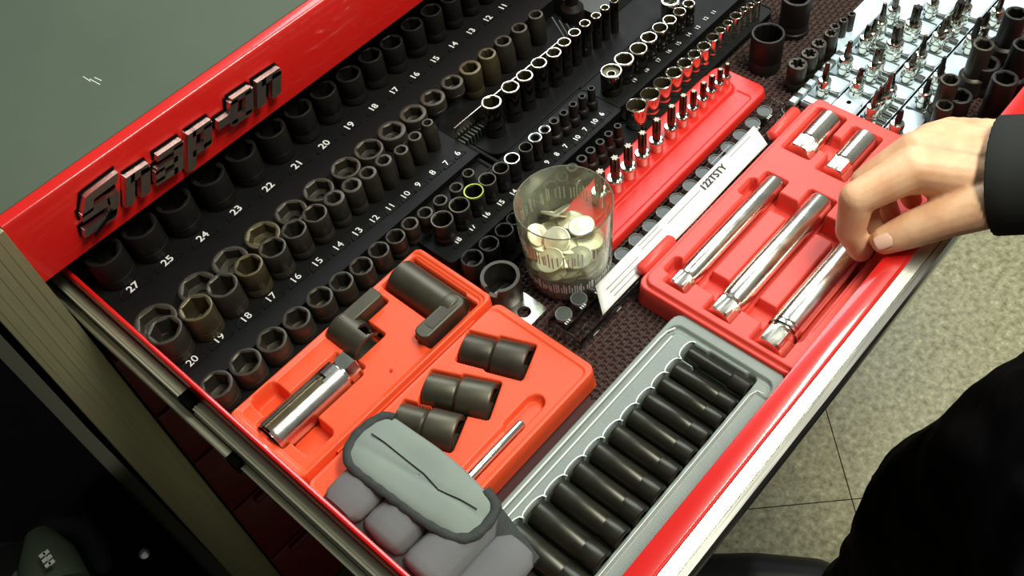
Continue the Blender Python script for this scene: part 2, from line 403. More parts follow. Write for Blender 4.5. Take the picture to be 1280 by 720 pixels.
# woven non-slip liner: interlaced strands with open holes
def liner():
    V = []; Fc = []; cs = .0056
    x0, x1, y0, y1 = XL + .002, 1.15, YF + .002, .50
    nx = int((x1 - x0) / cs); ny = int((y1 - y0) / cs); w = .0013
    def strand(P, side):
        k = len(V)
        for (p, wz) in P:
            s = side * wz[0]
            V.append(p - s + Vector((0, 0, -.0008))); V.append(p + Vector((0, 0, wz[1]))); V.append(p + s + Vector((0, 0, -.0008)))
        for i in range(len(P) - 1):
            a = k + 3 * i; Fc.append((a, a + 3, a + 4, a + 1)); Fc.append((a + 1, a + 4, a + 5, a + 2))
    for j in range(ny):
        y = y0 + j * cs
        if j > (.52 - y0) / cs: break
        xs = .30 if y > .27 else .38
        P = []
        for i in range(2 * nx + 1):
            x = x0 + i * cs / 2
            if x < xs: continue
            on = (i % 2 == 0); up = ((i // 2 + j) % 2 == 0)
            P.append((Vector((x, y, .0012)), (w * (1.35 if on else .6), (.0034 if up else .0012) if on else .0001)))
        strand(P, Vector((0, 1, 0)))
    for i in range(nx):
        x = x0 + i * cs
        if x < .30: continue
        P = []
        for j in range(2 * ny + 1):
            y = y0 + j * cs / 2; on = (j % 2 == 0); up = ((i + j // 2) % 2 == 1)
            P.append((Vector((x, y, .0012)), (w * (1.2 if on else .6), (.0032 if up else .0010) if on else .0001)))
        strand(P, Vector((-1, 0, 0)))
    o = link('drawer_liner', mesh('drawer_liner', V, Fc, 'liner', 60))
    return tag(o, 'dark open-weave non-slip liner covering the drawer floor', 'liner', kind='stuff')
liner()

# ------------------------------------------------------------------ text as flat print
_tx = {}
def text_mesh(s, size, m, bold=.0):
    k = (s, size, m)
    if k in _tx: return _tx[k]
    cu = bpy.data.curves.new('t', 'FONT'); cu.body = s; cu.size = size; cu.align_x = 'CENTER'; cu.align_y = 'CENTER'; cu.offset = bold
    cu.resolution_u = 3
    o = bpy.data.objects.new('t', cu); C.objects.link(o); bpy.context.view_layer.update()
    me = bpy.data.meshes.new_from_object(o.evaluated_get(bpy.context.evaluated_depsgraph_get()))
    me.materials.clear(); me.materials.append(M[m]); bpy.data.objects.remove(o); _tx[k] = me
    return me

# ------------------------------------------------------------------ socket trays
def tray(name, label, polys, m='tray', rim=None, rimz=.0015):
    xs = [p[0] for pl in polys for p in pl[0]]; ys = [p[1] for pl in polys for p in pl[0]]
    root = empty(name, ((min(xs) + max(xs)) / 2, (min(ys) + max(ys)) / 2, 0), label, 'socket tray')
    bpy.context.view_layer.update()
    for k, (pl, z0, z1) in enumerate(polys):
        b = B().prism(pl, z0, z1)
        wpart(b, 'tray_deck' if k == 0 else 'tray_step', m, root)
        if rim:
            r = B().tube([(x, y, z1) for x, y in pl], rim, 6, closed=True); wpart(r, 'tray_rim', m, root)
    return root
T1 = tray('impact_socket_tray', 'long black stepped socket tray with white sizes along the left of the drawer',
          [([(XL + .001, .527), (.436, .527), (.436, .622), (.66, .622), (.66, .79), (XL + .001, .79)], .0, .030),
           ([(XL + .001, .4955), (.432, .4955), (.432, .5262), (XL + .001, .5262)], .0, .022),
           ([(.4365, .5615), (.66, .5615), (.66, .6215), (.4365, .6215)], .0, .010)], rim=.0008)
T2 = tray('chrome_socket_tray', 'narrow black tray with a metal back edge under the row of deep chrome sockets',
          [(rpoly(.448, .80, .514, .5585, .016), .0, .020)], rim=.0014)
T3 = tray('deep_socket_tray', 'black socket tray behind the coin glass holding a tall and a short row',
          [(rpoly(.322, .568, .4545, .507, .006), .0, .026), (rpoly(.322, .568, .424, .4540, .006), .0, .010)], rim=.0010)
T4 = tray('metric_socket_tray', 'black rimmed socket tray beside the red bit holder with bright chrome sockets',
          [(rpoly(.5705, .80, .4605, .511, .005), .0, .022), (rpoly(.5705, .80, .4275, .4600, .006), .0, .010)], rim=.0012)
bpy.context.view_layer.update()
# metal edge strip and ribs on T2
wpart(B().box(.4375, .60, .5590, .5606, .0, .0435, .0004), 'back_edge', 'plug', T2)
for k in range(7):
    wpart(B().box(.437 + k * .0045, .439 + k * .0045, .5480, .5570, .020, .030, .0004), 'rib', 'plate', T2)
for k in range(2):
    wpart(B().tube([(.4335 + .009 * k, .505, .022), (.4335 + .009 * k, .556, .022)], .0022, 8), 'end_rail', 'black', T2)

def number(root, s, px, py, z, size=.0100, tab=True, bold=.00022, tabr=.0125):
    p = at(px, py, z + .0006); p.y -= .0022
    off = root.location
    par = root
    if tab:
        th = [math.radians(a) for a in range(-10, 191, 15)]
        pl = [(p.x + tabr * math.cos(t), p.y - .0045 + tabr * .8 * math.sin(t)) for t in th]
        tb = B().prism(pl, z - .008, z + .0006)
        tb.tube([(x, y, z + .0005) for x, y in pl], .0006, 5)
        par = wpart(tb, 'size_tab', 'tray', root)
    link('size_number', text_mesh(s, size, 'white', bold), par, p - off + Vector((0, 0, .0006)), (0, 0, math.radians(4)))
Alab = [(27, 165, 358), (25, 208, 325), (24, 252, 295), (23, 294, 262), (22, 334, 233), (21, 370, 205), (20, 404, 180), (19, 435, 157), (18, 465, 134), (17, 491, 113), (16, 517, 94), (15, 542, 74), (14, 565, 56), (13, 587, 39), (12, 608, 23), (11, 627, 8)]
Clab = [(20, 239, 450), (19, 272, 422), (18, 306, 396), (17, 337, 371), (16, 368, 347), (15, 395, 327), (14, 421, 307), (13, 445, 289), (12, 466, 273), (11, 486, 258), (10, 505, 243), (9, 521, 230), (8, 539, 215), (7, 556, 203), (6, 570, 191)]
for n_, x, y in Alab: number(T1, str(n_), x, y, .030, .0118 if n_ > 18 else .0105, tabr=.0035 + .00042 * n_)
for n_, x, y in Clab: number(T1, str(n_), x, y, .030, .0108 if n_ > 12 else .0098, tabr=.0035 + .00042 * n_, bold=.00005)
Elab = [('18', 570, 300), ('17', 588, 284), ('16', 606, 268), ('15', 624, 253), ('14', 640, 240), ('9', 682, 202), ('8', 694, 192), ('7', 705, 182), ('10', 719, 172), ('7', 729.5, 161), ('10', 741, 151.5), ('6', 750, 142)]
for s, x, y in Elab:
    number(T3, s, x, y, .026, .0078, tab=True, bold=.0002, tabr=.0075)
Hlab = [(791, 100), (806, 87.5), (821, 75), (834, 64), (846, 54), (859, 43), (870, 34), (880, 23), (890, 15)]
for k, (x, y) in enumerate(Hlab): number(T4, str((19, 18, 17, 16, 15, 14, 13, 12, 11)[k]), x, y, .022, .0066, tab=False, bold=.0)

# ------------------------------------------------------------------ sockets
def socket_mesh(r, h, bore='hex', wall=.80, neck=None, n=36, floor_=.55, m='impact', foot=None):
    """upright socket; r = mouth radius, neck = body radius below the shoulder, foot = wide drive end (radius, height)"""
    f = {'hex': hexr, 'torx': torxf, 'twelve': twelvef, 'round': None, 'hexs': hexf}[bore]
    rb = neck or r; prof = []
    if foot: prof += [(foot[0] * .94, 0), (foot[0], .0010), (foot[0], foot[1] - .001), (foot[0] * .93, foot[1]), (rb, foot[1] + .0012)]
    else: prof += [(rb * .94, 0), (rb, .0012)]
    if neck: prof += [(rb, h * .62), (rb * .93, h * .76), (r * 1.04, h * .90)]
    else: prof += [(rb, h * .30), (rb * .985, h * .31), (rb * .985, h * .33), (rb, h * .34)]
    c = min(.0010, r * .10)
    prof += [(r, h - c * 1.2), (r - c * .35, h - c * .3), (r - c, h)]
    ri = r * wall
    prof += [(ri * (1.04 if f else 1), h - .00005, (lambda a: min(1, f(a) * 1.10)) if f else None), (ri, h - .0010, f), (ri, h * (1 - floor_), f), (ri * .80, h * (1 - floor_) - .0004), (ri * .5, h * (1 - floor_) - .001), (ri * .42, h * (1 - floor_) - .001)]
    prof += [(ri * .42, h * (1 - floor_) - .004)]
    b = B().lathe(prof, n)
    return mesh('socket', b.V, b.F, m, 32)
def put_socket(name, label, group, px, py, z0, z1, rpx, m='impact', bore='hex', wall=.80, neck=None, floor_=.55, foot=None, y=None, rscale=1, rot=None, tilt=0, lip=None):
    p = at(px, py, z1)
    if y is not None: p.y = y
    r = rad(p, rpx) * rscale
    nk = rad(p, neck) if neck else None
    ft = (rad(p, foot[0]), foot[1]) if foot else None
    me = socket_mesh(r, z1 - z0, bore, wall, nk, 36, floor_, m, ft)
    me.name = name
    if lip:
        me.materials.append(M[lip]); me.materials.append(M['impactb']); h_ = z1 - z0  # bright lip, darker bore: light and shade put into the face colours
        for f_ in me.polygons:
            if f_.center.z > h_ - .0022 and f_.normal.z > .15: f_.material_index = 1
            elif Vector((f_.center.x, f_.center.y, 0)).dot(Vector((f_.normal.x, f_.normal.y, 0))) < -1e-6 and f_.center.z > .002 and Vector(f_.center).xy.length < r * .9: f_.material_index = 2
    o = link(name, me, None, (p.x, p.y, z0), (tilt, tilt * .6, random.random() * 1.0 if rot is None else rot))
    return tag(o, label, 'socket', group)
NW = {6: 'six', 7: 'seven', 8: 'eight', 9: 'nine', 10: 'ten', 11: 'eleven', 12: 'twelve', 13: 'thirteen', 14: 'fourteen', 15: 'fifteen', 16: 'sixteen', 17: 'seventeen', 18: 'eighteen', 19: 'nineteen', 20: 'twenty', 21: 'twenty-one', 22: 'twenty-two', 23: 'twenty-three', 24: 'twenty-four', 25: 'twenty-five', 27: 'twenty-seven'}
# row A, half under the red rail
gA = 'tall black impact sockets under the red rail'
rr = [.0180, .0175, .0175, .0170, .0162, .0155, .0148, .0143, .0136, .0130, .0126, .0124, .0118, .0112, .0106, .0102]
for k, (n_, x, y) in enumerate(Alab):
    p = at(x, y, .030); r = rr[k]
    h = .036 if n_ not in (16, 18) else .033
    me = socket_mesh(r, h, 'hex', .82, None, 36, .8, 'impact_shade')
    o = link('impact_socket', me, None, (p.x - .0005, .6745 + r, .0302), (0, 0, .3 + .2 * k))
    tag(o, f'black impact socket under the red rail behind the white {NW[n_]}', 'socket', gA)
# row B
Bp = [(193, 400, 29), (236, 350, 26), (284, 323, 25), (326, 292, 24), (363, 264, 22), (398, 237, 21), (431, 209, 20.3), (462, 187, 19.8), (490, 163.5, 19), (517, 142, 18), (543, 123, 16.8), (566.5, 103, 15), (589, 85, 14.8), (611, 68, 12.2), (632, 52.5, 11.8), (652, 36, 11), (672, 19, 10)]
ords = ['first', 'second', 'third', 'fourth', 'fifth', 'sixth', 'seventh', 'eighth', 'ninth', 'tenth', 'eleventh', 'twelfth', 'thirteenth', 'fourteenth', 'fifteenth', 'sixteenth', 'seventeenth']
for k, (x, y, r) in enumerate(Bp):
    short = k < 11
    put_socket('impact_socket', f'{"wide" if short else "narrow"} impact socket, {ords[k]} from the left, second row from the back',
               'impact sockets in the second row', x, y, (.0302 if k < 12 else .0102), .0450, r * .97, 'impact' if k not in (3, 12, 13) else 'impactb', wall=.80 if k < 8 else .70,
               neck=(r * 1.18 if k > 12 else None), floor_=.75, y=.6075)
# row C
Cp = [(205, 412, 23), (244, 384, 22), (277, 356, 20.5), (310, 331, 19), (340, 309, 18), (367, 286, 16.5), (393, 266, 16.3), (417, 247, 14.2), (439, 231, 13.5), (459, 215.5, 12), (479, 200, 11.2), (501, 187, 9.6), (518, 170, 9.2), (534, 153, 7.5)]
for k, (x, y, r) in enumerate(Cp):
    n_ = 20 - k
    put_socket('deep_impact_socket', f'deep impact socket in the third row behind the white {NW[n_]}', 'deep impact sockets behind the third-row sizes',
               x, y, .0302, .0620, r, 'impactb' if n_ in (19, 17) else 'impact', wall=.82 if k < 7 else .66, neck=(max(r * 1.12, 11.2) if k > 8 else None), floor_=.75)
# row D
Dp = [(270, 480, 21.5), (306, 452, 21.5), (339, 424, 20.3), (370, 397, 18.6), (399, 371, 17.7), (426, 351.5, 16.4), (451, 332, 15.6), (473, 312, 14.2), (494, 295, 13), (512, 279, 11.6), (531, 265.5, 10.6), (550, 250, 9.8), (570, 234, 9.2), (585, 216, 8.2)]
for k, (x, y, r) in enumerate(Dp):
    put_socket('shallow_impact_socket', f'short impact socket, {ords[k]} from the left in the row touching the orange case', 'short impact sockets by the orange case',
               x, y, .0222, .0450, r, 'impact', wall=.80 if k < 9 else .72, floor_=.75)
    if k < 13:
        x2, y2, _ = Dp[k + 1]
        q = at((x + x2) / 2, (y + y2) / 2, .044)
# row E
Ep = [(552.5, 274, 14.5), (574, 256, 13.5), (592, 239, 13), (609, 224, 11.5), (626, 210, 10.5), (640, 198, 10), (657, 184, 8.8), (669, 172, 8.5), (681, 162, 7.5), (692.5, 151, 6.5), (704.5, 140.5, 6), (716, 130, 5.6), (727.5, 120, 5.2), (739, 110, 5)]
for k, (x, y, r) in enumerate(Ep):
    lb = 'deep dark socket with a green-yellow mouth ring, left of the coin glass' if k == 2 else f'deep dark socket, {ords[k]} from the left in the tall row behind the glass'
    o = put_socket('deep_socket', lb, 'deep sockets in the tall row behind the glass', x, y, .0262, .052, r, 'impactd', wall=.86 if k < 7 else .62, floor_=.8,
               foot=((r * 1.5, .009) if k > 8 else None))
    if k < 10:
        rim = B(); rw = rad(at(x, y, .052), r)
        rim.lathe([(rw * .87, .0256), (rw * 1.0, .0252), (rw * 1.015, .0248), (rw * .98, .0262), (rw * .87, .0261), (rw * .86, .0254)], 30, None, None, False, False)
        rim.build('mouth_ring', 'green' if k == 2 else ('chrome' if k in (5, 7, 8) else 'olive'), o)
# row F
Fp = [(590, 322, 15), (611, 304, 13.5), (630, 287, 12.5), (643, 273, 11), (658, 258.5, 10.5), (673, 245, 10), (688, 232, 9), (702, 220, 8.6), (715, 209, 8), (727, 198, 7.2), (738, 187.5, 6.8), (750, 177, 6.2), (760.5, 167, 5.8), (772, 157, 5.2)]
for k, (x, y, r) in enumerate(Fp):
    where = ('left of' if k < 3 else 'behind' if k < 10 else 'right of')
    put_socket('short_socket', f'short black socket {where} the coin glass, {ords[k]} from the ring socket', 'short black sockets in the low row by the glass', x, y, .0102, .0350, r, 'impactd', wall=.82 if k < 8 else .60,
               floor_=.55, foot=((r * 1.5, .010) if k > 9 else None))
# chrome rows
Gp = [(614, 127, 13.5), (637.5, 108, 12.2), (655.5, 94, 11.3), (673.5, 78, 10.7), (692, 65, 10), (705, 52, 9), (718, 40, 8.2), (731, 28.5, 7.4), (745, 19, 6.6), (756, 9, 6), (767.5, 0, 5.6)]
for k, (x, y, r) in enumerate(Gp):
    put_socket('deep_chrome_socket', f'deep chrome socket, {ords[k]} from the left in the tray with the metal edge', 'deep chrome sockets along the metal edge', x, y, .0202, .060, r, 'mirror', wall=.82, floor_=.85, lip='plug')
Hp = [(764, 88, 14), (780, 73, 13), (798, 60, 11.8), (811, 46, 11), (825, 34, 10.2), (837, 24, 9.2), (849.5, 14, 8.4), (861, 4, 8)]
for k, (x, y, r) in enumerate(Hp):
    put_socket('chrome_socket', f'bright chrome socket, {ords[k]} from the left in the taller row behind the bit holder', 'taller chrome sockets behind the bit holder', x, y, .0222, .048, r, 'mirror', wall=.83, floor_=(.12 if k == 0 else .7), bore='twelve' if k % 2 == 0 else 'hex', lip='plug')
put_socket('chrome_socket', 'large shiny chrome socket at the top edge beside the taller row', 'taller chrome sockets behind the bit holder', 838, 0, .0222, .052, 12, 'chrome', wall=.75)
Ip = [(795.5, 131, 13.5), (812.5, 117, 12.8), (828, 103, 11.7), (842.5, 90, 11), (856, 78, 10), (868, 67, 8.8), (880, 57, 9), (891, 46, 8.4), (900.5, 37, 6.8), (910, 28, 6), (920, 19, 7.8), (930, 11, 5), (938, 6, 5), (947, 0, 5)]
for k, (x, y, r) in enumerate(Ip):
    put_socket('shallow_chrome_socket', f'short chrome socket, {ords[k]} from the left in the row edging the bit holder', 'short chrome sockets edging the bit holder', x, y, .0102, .0350, r, 'chrome', wall=.86, floor_=.55, lip='plug', bore='twelve' if k in (0, 1, 2, 7) else 'hex')

# plate and knob behind chrome row
gp = empty('magnetic_base', (.64, .60, .030), 'dark grey plate with a black knob at the top edge behind the deep chrome sockets', 'tool')
bpy.context.view_layer.update()
wpart(B().prism([(.665, .563), (.795, .563), (.795, .66), (.665, .66)], .0, .030), 'plate', 'plate', gp)
q = at(716, 22, .03)
wpart(B().lathe([(.0125, .030), (.0125, .044), (.0100, .047), (.0075, .050), (.0075, .062), (.0060, .064)], 24, Matrix.Translation((q.x, q.y, 0))), 'knob', 'impactd', gp)
for k in range(4):
    a = at(690 + 9 * k, 22 + 4 * k, .035); c = at(706 + 9 * k, 48 + 5 * k, .030)
    wpart(B().tube([a, c], .0012, 6), 'rib', 'plate', gp)

# large notched ring socket on its drilled plate
rp = at(625, 345, .032)
ring = empty('ring_socket', (rp.x, rp.y, .002), 'large open notched ring socket on a drilled steel plate beside the coin glass', 'socket')
bpy.context.view_layer.update()
r = rad(rp, 26); b = B(); n = 48; ri = r * .78
skip = set(range(17, 22))
ringp = [(ri, .0), (r * .97, 0), (r, .002), (r, .028), (r * .97, .030), (ri * 1.02, .030), (ri, .029)]
V = []; Fc = []
for i in range(n):
    a = 2 * math.pi * (i + 7) / n
    for (rr_, z) in ringp:
        if z > .02 and i in skip: z = .0225
        V.append((rr_ * math.cos(a), rr_ * math.sin(a), z))
m_ = len(ringp)
for i in range(n):
    for j in range(m_):
        Fc.append((i * m_ + j, ((i + 1) % n) * m_ + j, ((i + 1) % n) * m_ + (j + 1) % m_, i * m_ + (j + 1) % m_))
b.add(V, Fc); b.build('ring_body', 'impact', ring, 30)
b = B().lathe([(ri * .99, .001), (ri * .99, .004), (ri * .5, .004), (ri * .5, .001)], 32); b.build('ring_floor', 'impactd', ring)
b = B()
V = []; hole = at(655, 389, .008) - ring.location; hr = .0062
x0, x1, y0, y1 = -.012, .030, -.065, -.018
pc = Vector((hole.x, hole.y))
pl = rpoly(hole.x - .018, hole.x + .016, hole.y - .014, hole.y + .035, .002, 3)
N = 48
def on_poly(a):
    d = Vector((math.cos(a), math.sin(a))); best = 9
    for i in range(len(pl)):
        A = Vector(pl[i]) - pc; Bq = Vector(pl[(i + 1) % len(pl)]) - pc; e = Bq - A
        den = d.x * e.y - d.y * e.x
        if abs(den) < 1e-12: continue
        t = (A.x * e.y - A.y * e.x) / den; s_ = (A.x * d.y - A.y * d.x) / den
        if t > 0 and -1e-6 <= s_ <= 1 + 1e-6: best = min(best, t)
    return pc + d * best
for i in range(N):
    a = 2 * math.pi * i / N; o_ = on_poly(a); h_ = pc + Vector((math.cos(a), math.sin(a))) * hr
    V += [(o_.x, o_.y, 0.0), (o_.x, o_.y, .005), (h_.x, h_.y, .005), (h_.x, h_.y, 0.0)]
Fc = []
for i in range(N):
    k = (i + 1) % N
    for j in range(4): Fc.append((4 * i + j, 4 * k + j, 4 * k + (j + 1) % 4, 4 * i + (j + 1) % 4))
b.add(V, Fc); b.build('drilled_plate', 'satin', ring, 30)

# loose impact sockets on the liner and the small star sockets
put_socket('large_impact_socket', 'large dark impact socket standing alone on the woven liner', None, 960.5, 41, .0025, .046, 20.8, 'impactd', wall=.84, bore='twelve', floor_=.8)
put_socket('large_impact_socket', 'tall dark impact socket on the liner at the top edge, behind the lone large one', None, 997, -4, .0025, .046, 18.5, 'impactd', wall=.78, floor_=.8, foot=(20, .006))
Tp = [(997.5, 79, 12), (1012.5, 66, 10.8), (1024, 53.5, 9.3), (1039, 41, 8.2), (1044, 32.5, 6.4), (1055, 24.5, 5.6), (1065, 17, 5)]
for k, (x, y, r) in enumerate(Tp):
    put_socket('star_socket', f'dark star-bore socket on the woven liner, {ords[k]} in line from the red case', 'star-bore sockets standing on the liner', x, y, .0025, .033, r, 'impact', bore='torx', wall=.72, floor_=.5, rot=.2)

# ------------------------------------------------------------------ heightfield mouldings
def sd_rect(X, Y, x0, x1, y0, y1, r=.003, ang=0.0):
    cx, cy = (x0 + x1) / 2, (y0 + y1) / 2; hx, hy = (x1 - x0) / 2 - r, (y1 - y0) / 2 - r
    dx, dy = X - cx, Y - cy
    if ang: c, s = math.cos(-ang), math.sin(-ang); dx, dy = dx * c - dy * s, dx * s + dy * c
    qx, qy = np.abs(dx) - hx, np.abs(dy) - hy
    return np.hypot(np.maximum(qx, 0), np.maximum(qy, 0)) + np.minimum(np.maximum(qx, qy), 0) - r
def sd_cap(X, Y, ax, ay, bx, by, r):
    px, py = X - ax, Y - ay; bx, by = bx - ax, by - ay
    t = np.clip((px * bx + py * by) / (bx * bx + by * by + 1e-12), 0, 1)
    return np.hypot(px - bx * t, py - by * t) - r
def sm(d, w=.0009):
    t = np.clip(.5 - d / (2 * w), 0, 1); return t * t * (3 - 2 * t)
def moulding(name, m, outline, x0, x1, y0, y1, top, feats, parent, step=.0009, zbase=.0025):
    nx = int((x1 - x0 + .004) / step); ny = int((y1 - y0 + .004) / step)
    xs = np.linspace(x0 - .002, x1 + .002, nx); ys = np.linspace(y0 - .002, y1 + .002, ny)
    X, Y = np.meshgrid(xs, ys, indexing='ij'); so = outline(X, Y)
    Z = np.full_like(X, top)
    for f, z, *w in feats:
        k = sm(f(X, Y), *(w or [])); Z = Z * (1 - k) + z * k
    k = sm(so + .0008, .0011); Z = zbase + (Z - zbase) * k
    keep = so < .0009
    idx = -np.ones(X.shape, int); kq = keep[:-1, :-1] & keep[1:, :-1] & keep[1:, 1:] & keep[:-1, 1:]
    use = np.zeros_like(keep); use[:-1, :-1] |= kq; use[1:, :-1] |= kq; use[1:, 1:] |= kq; use[:-1, 1:] |= kq
    idx[use] = np.arange(use.sum()); off = Vector((0, 0, 0)); p = parent
    while p: off += p.location; p = p.parent
    V = np.stack([X[use] - off.x, Y[use] - off.y, Z[use] - off.z], 1)
    Q = np.stack([idx[:-1, :-1][kq], idx[1:, :-1][kq], idx[1:, 1:][kq], idx[:-1, 1:][kq]], 1)
    me = bpy.data.meshes.new(name); me.vertices.add(len(V)); me.vertices.foreach_set('co', V.ravel())
    me.loops.add(Q.size); me.loops.foreach_set('vertex_index', Q.ravel().astype(np.int32))
    me.polygons.add(len(Q)); me.polygons.foreach_set('loop_start', np.arange(0, Q.size, 4, dtype=np.int32))
    me.update(calc_edges=True); me.polygons.foreach_set('use_smooth', [True] * len(Q)); me.materials.append(M[m]); me.validate()
    return link(name, me, parent)
def R_(x0, x1, y0, y1, r=.003, ang=0.0): return lambda X, Y: sd_rect(X, Y, x0, x1, y0, y1, r, ang)
def CP(ax, ay, bx, by, r): return lambda X, Y: sd_cap(X, Y, ax, ay, bx, by, r)

# ---- orange two-leaf case
oc = empty('orange_tool_case', (.205, .39, .0025), 'open orange moulded case with two hinged halves against the left drawer wall', 'tool case')
bpy.context.view_layer.update()
xo0 = XL + .0015
ftsA = [(R_(.098, .312, .403, .4915, .006), .0262, .0006), (R_(.101, .309, .4055, .4890, .005), .0245, .0008),
        (R_(.104, .1925, .4345, .4695, .002), .006),
        (R_(.114, .140, .466, .4895, .005), .009), (R_(.112, .140, .412, .440, .005), .009),
        (R_(.182, .1985, .4385, .4655, .002), .008),
        (R_(.199, .232, .449, .4895, .002), .006), (R_(.225, .258, .4725, .4905, .002), .010),
        (R_(.266, .306, .4225, .4880, .002), .006), (R_(.246, .304, .4075, .4265, .002), .008),
        (lambda X, Y: np.hypot(X - .2088, Y - .4182) - .0012, .012, .0003)]
moulding('case_half', 'orange', R_(xo0, .3185, .3985, .4945, .008), xo0, .3185, .3985, .4945, .0280, ftsA, oc)
def orient(px0, py0, px1, py1, z): a = at(px0, py0, z); c = at(px1, py1, z); return a, c
s1 = orient(580, 432, 659, 452, .024); s2 = orient(533, 482, 616, 500, .024); s3 = orient(497, 520, 572, 540, .024)
ftsB = [(R_(xo0 + .004, .310, .289, .3945, .007), .0235, .0006)]
for (a, c) in (s1, s2, s3):
    mid = (a + c) / 2; L = (c - a).length / 2; an = math.atan2(c.y - a.y, c.x - a.x)
    for (u0, u1, w) in ((-1.06, -.05, .0158), (-.12, 1.06, .0178)):
        cx = mid.x + math.cos(an) * L * (u0 + u1) / 2; cy = mid.y + math.sin(an) * L * (u0 + u1) / 2; hl = L * (u1 - u0) / 2
        ftsB.append((R_(cx - hl, cx + hl, cy - w, cy + w, .002, an), .006))
ftsB += [(CP(.10, .3012, .262, .3035, .0068), .0185, .0008), (CP(.10, .3012, .245, .3012, .0046), .012, .0008), (CP(.235, .304, .259, .304, .0075), .0165, .0008)]
moulding('case_half', 'orange', R_(xo0, .3185, .2835, .3975, .010), xo0, .3185, .2835, .3975, .0245, ftsB, oc)
wpart(B().box(.13, .29, .3972, .3990, .010, .0235), 'hinge', 'orange', oc)

def lying(name, label, a, c, prof, m, bore=None, group=None, n=36, parent=None, cat='socket', smooth=32):
    """prof: list of (t along 0..1, radius[, shape])"""
    a = Vector(a); c = Vector(c); L = (c - a).length; d = c - a
    b = B().lathe([(p[1], p[0] * L, *(p[2:])) for p in prof], n)
    o = b.build(name, m, None, smooth); o.location = a; o.rotation_mode = 'XYZ'
    o.rotation_euler = d.to_track_quat('Z', 'Y').to_euler()
    if label: tag(o, label, cat, group)
    return o
def lift(p, z): return Vector((p.x, p.y, z))
for k, (a, c) in enumerate((s1, s2, s3)):
    nm = ('nearest the woven liner', 'in the middle of the three', 'partly under the grey pouch flap')[k]
    lying('twist_socket', f'stubby dark two-step socket lying in the orange case, {nm}', lift(a, .0185), lift(c, .0185),
          [(0, .0125), (.02, .0140), (.44, .0140), (.47, .0130), (.50, .0150), (.53, .0164), (.97, .0168), (1, .0160), (.999, .0138, hexf), (.62, .0134, hexf), (.60, .006)],
          ('impact', 'olive', 'olive')[k] if k else 'impact', group='two-step sockets in the orange case')
# steel pin
lying('drive_pin', 'bright steel bar lying in the slot of the orange case beside the grey tray', (.150, .3012, .0200), (.2425, .3012, .0200),
      [(0, .0035), (.01, .0042), (.985, .0042), (1, .0034)], 'chrome', cat='bar')
# slotted sensor sockets
def cyl_slot(name, m, a, c, r, ri, slot_half, slot0, slot1, label, rollz, n=48):
    """open-ended tube with a lengthwise slot facing rollz"""
    a = Vector(a); c = Vector(c); d = (c - a); L = d.length
    ts = [0, .015] + [slot0 + (slot1 - slot0) * i / 14 for i in range(15)] + [1.0]
    ts = sorted(set([t for t in ts]))
    V = []; Fc = []; K = len(ts)
    ang = [2 * math.pi * i / n for i in range(n)]
    for t in ts:
        for rr_ in (r if t > .001 else r * .96, ri):
            for q in ang: V.append((rr_ * math.cos(q), rr_ * math.sin(q), t * L))
    def open_(j, i):
        tm = (ts[j] + ts[j + 1]) / 2; q = (ang[i] + math.pi / n + math.pi) % (2 * math.pi) - math.pi
        if not (slot0 < tm < slot1): return False
        e = min(1, math.sqrt(max(0, 1 - max(0, (tm - (slot1 - .10)) / .10) ** 2)))
        e0 = 1 if slot0 <= 0.02 else min(1, math.sqrt(max(0, 1 - max(0, ((slot0 + .1) - tm) / .10) ** 2)))
        return abs(q) < slot_half * e * e0
    for j in range(K - 1):
        for i in range(n):
            k = (i + 1) % n; o0 = j * 2 * n; o1 = (j + 1) * 2 * n
            if not open_(j, i):
                Fc.append((o0 + i, o0 + k, o1 + k, o1 + i)); Fc.append((o0 + n + k, o0 + n + i, o1 + n + i, o1 + n + k))
                if open_(j, k) : Fc.append((o0 + k, o0 + n + k, o1 + n + k, o1 + k))
                if open_(j, (i - 1) % n): Fc.append((o0 + n + i, o0 + i, o1 + i, o1 + n + i))
            else:
                if j == 0 or not open_(j - 1, i): Fc.append((o0 + i, o0 + k, o0 + n + k, o0 + n + i))
                if j == K - 2 or not open_(j + 1, i): Fc.append((o1 + i, o1 + n + i, o1 + n + k, o1 + k))
    for i in range(n):
        k = (i + 1) % n
        if not open_(0, i): Fc.append((i, n + i, n + k, k))
        o1 = (K - 1) * 2 * n; Fc.append((o1 + i, o1 + k, o1 + n + k, o1 + n + i))
    zx_ = d.normalized(); xx = Vector(rollz); xx = (xx - zx_ * xx.dot(zx_)).normalized(); yy = zx_.cross(xx)
    mt = Matrix(((xx.x, yy.x, zx_.x, a.x), (xx.y, yy.y, zx_.y, a.y), (xx.z, yy.z, zx_.z, a.z), (0, 0, 0, 1)))
    V = [mt @ Vector(v) for v in V]
    return V, Fc, mt
a = Vector((.1045, .4520, .0200)); c = Vector((.1800, .4520, .0200))
long_ = empty('slotted_chrome_socket', a, 'long satin chrome socket with a lengthwise slot lying in the orange case', 'socket'); bpy.context.view_layer.update()
V, Fc, _ = cyl_slot('body', 'satin', a, c, .0162, .0134, .42, -.01, .84, '', (0, .10, 1))
b = B(); b.V = V; b.F = Fc; wpart(b, 'socket_body', 'satin', long_, 32)
wpart(B().lathe([(.0128, 0), (.0128, .070), (.004, .0705)], 32, axis_m((.106, .4520, .0200), (1, 0, 0)), None, False, True), 'bore_shade_tube', 'impactb', long_)  # dark tube added to give the slot's inside its shade
b = B().lathe([(.0160, 0), (.0132, .0012), (.0132, .0030), (.0144, .0032, hexf), (.0148, .004, hexf), (.0148, .0145, hexf), (.0128, .0160, hexf), (.0055, .0141), (.0055, .004)], 36, axis_m((.1800, .4520, .0200), (1, 0, 0)))
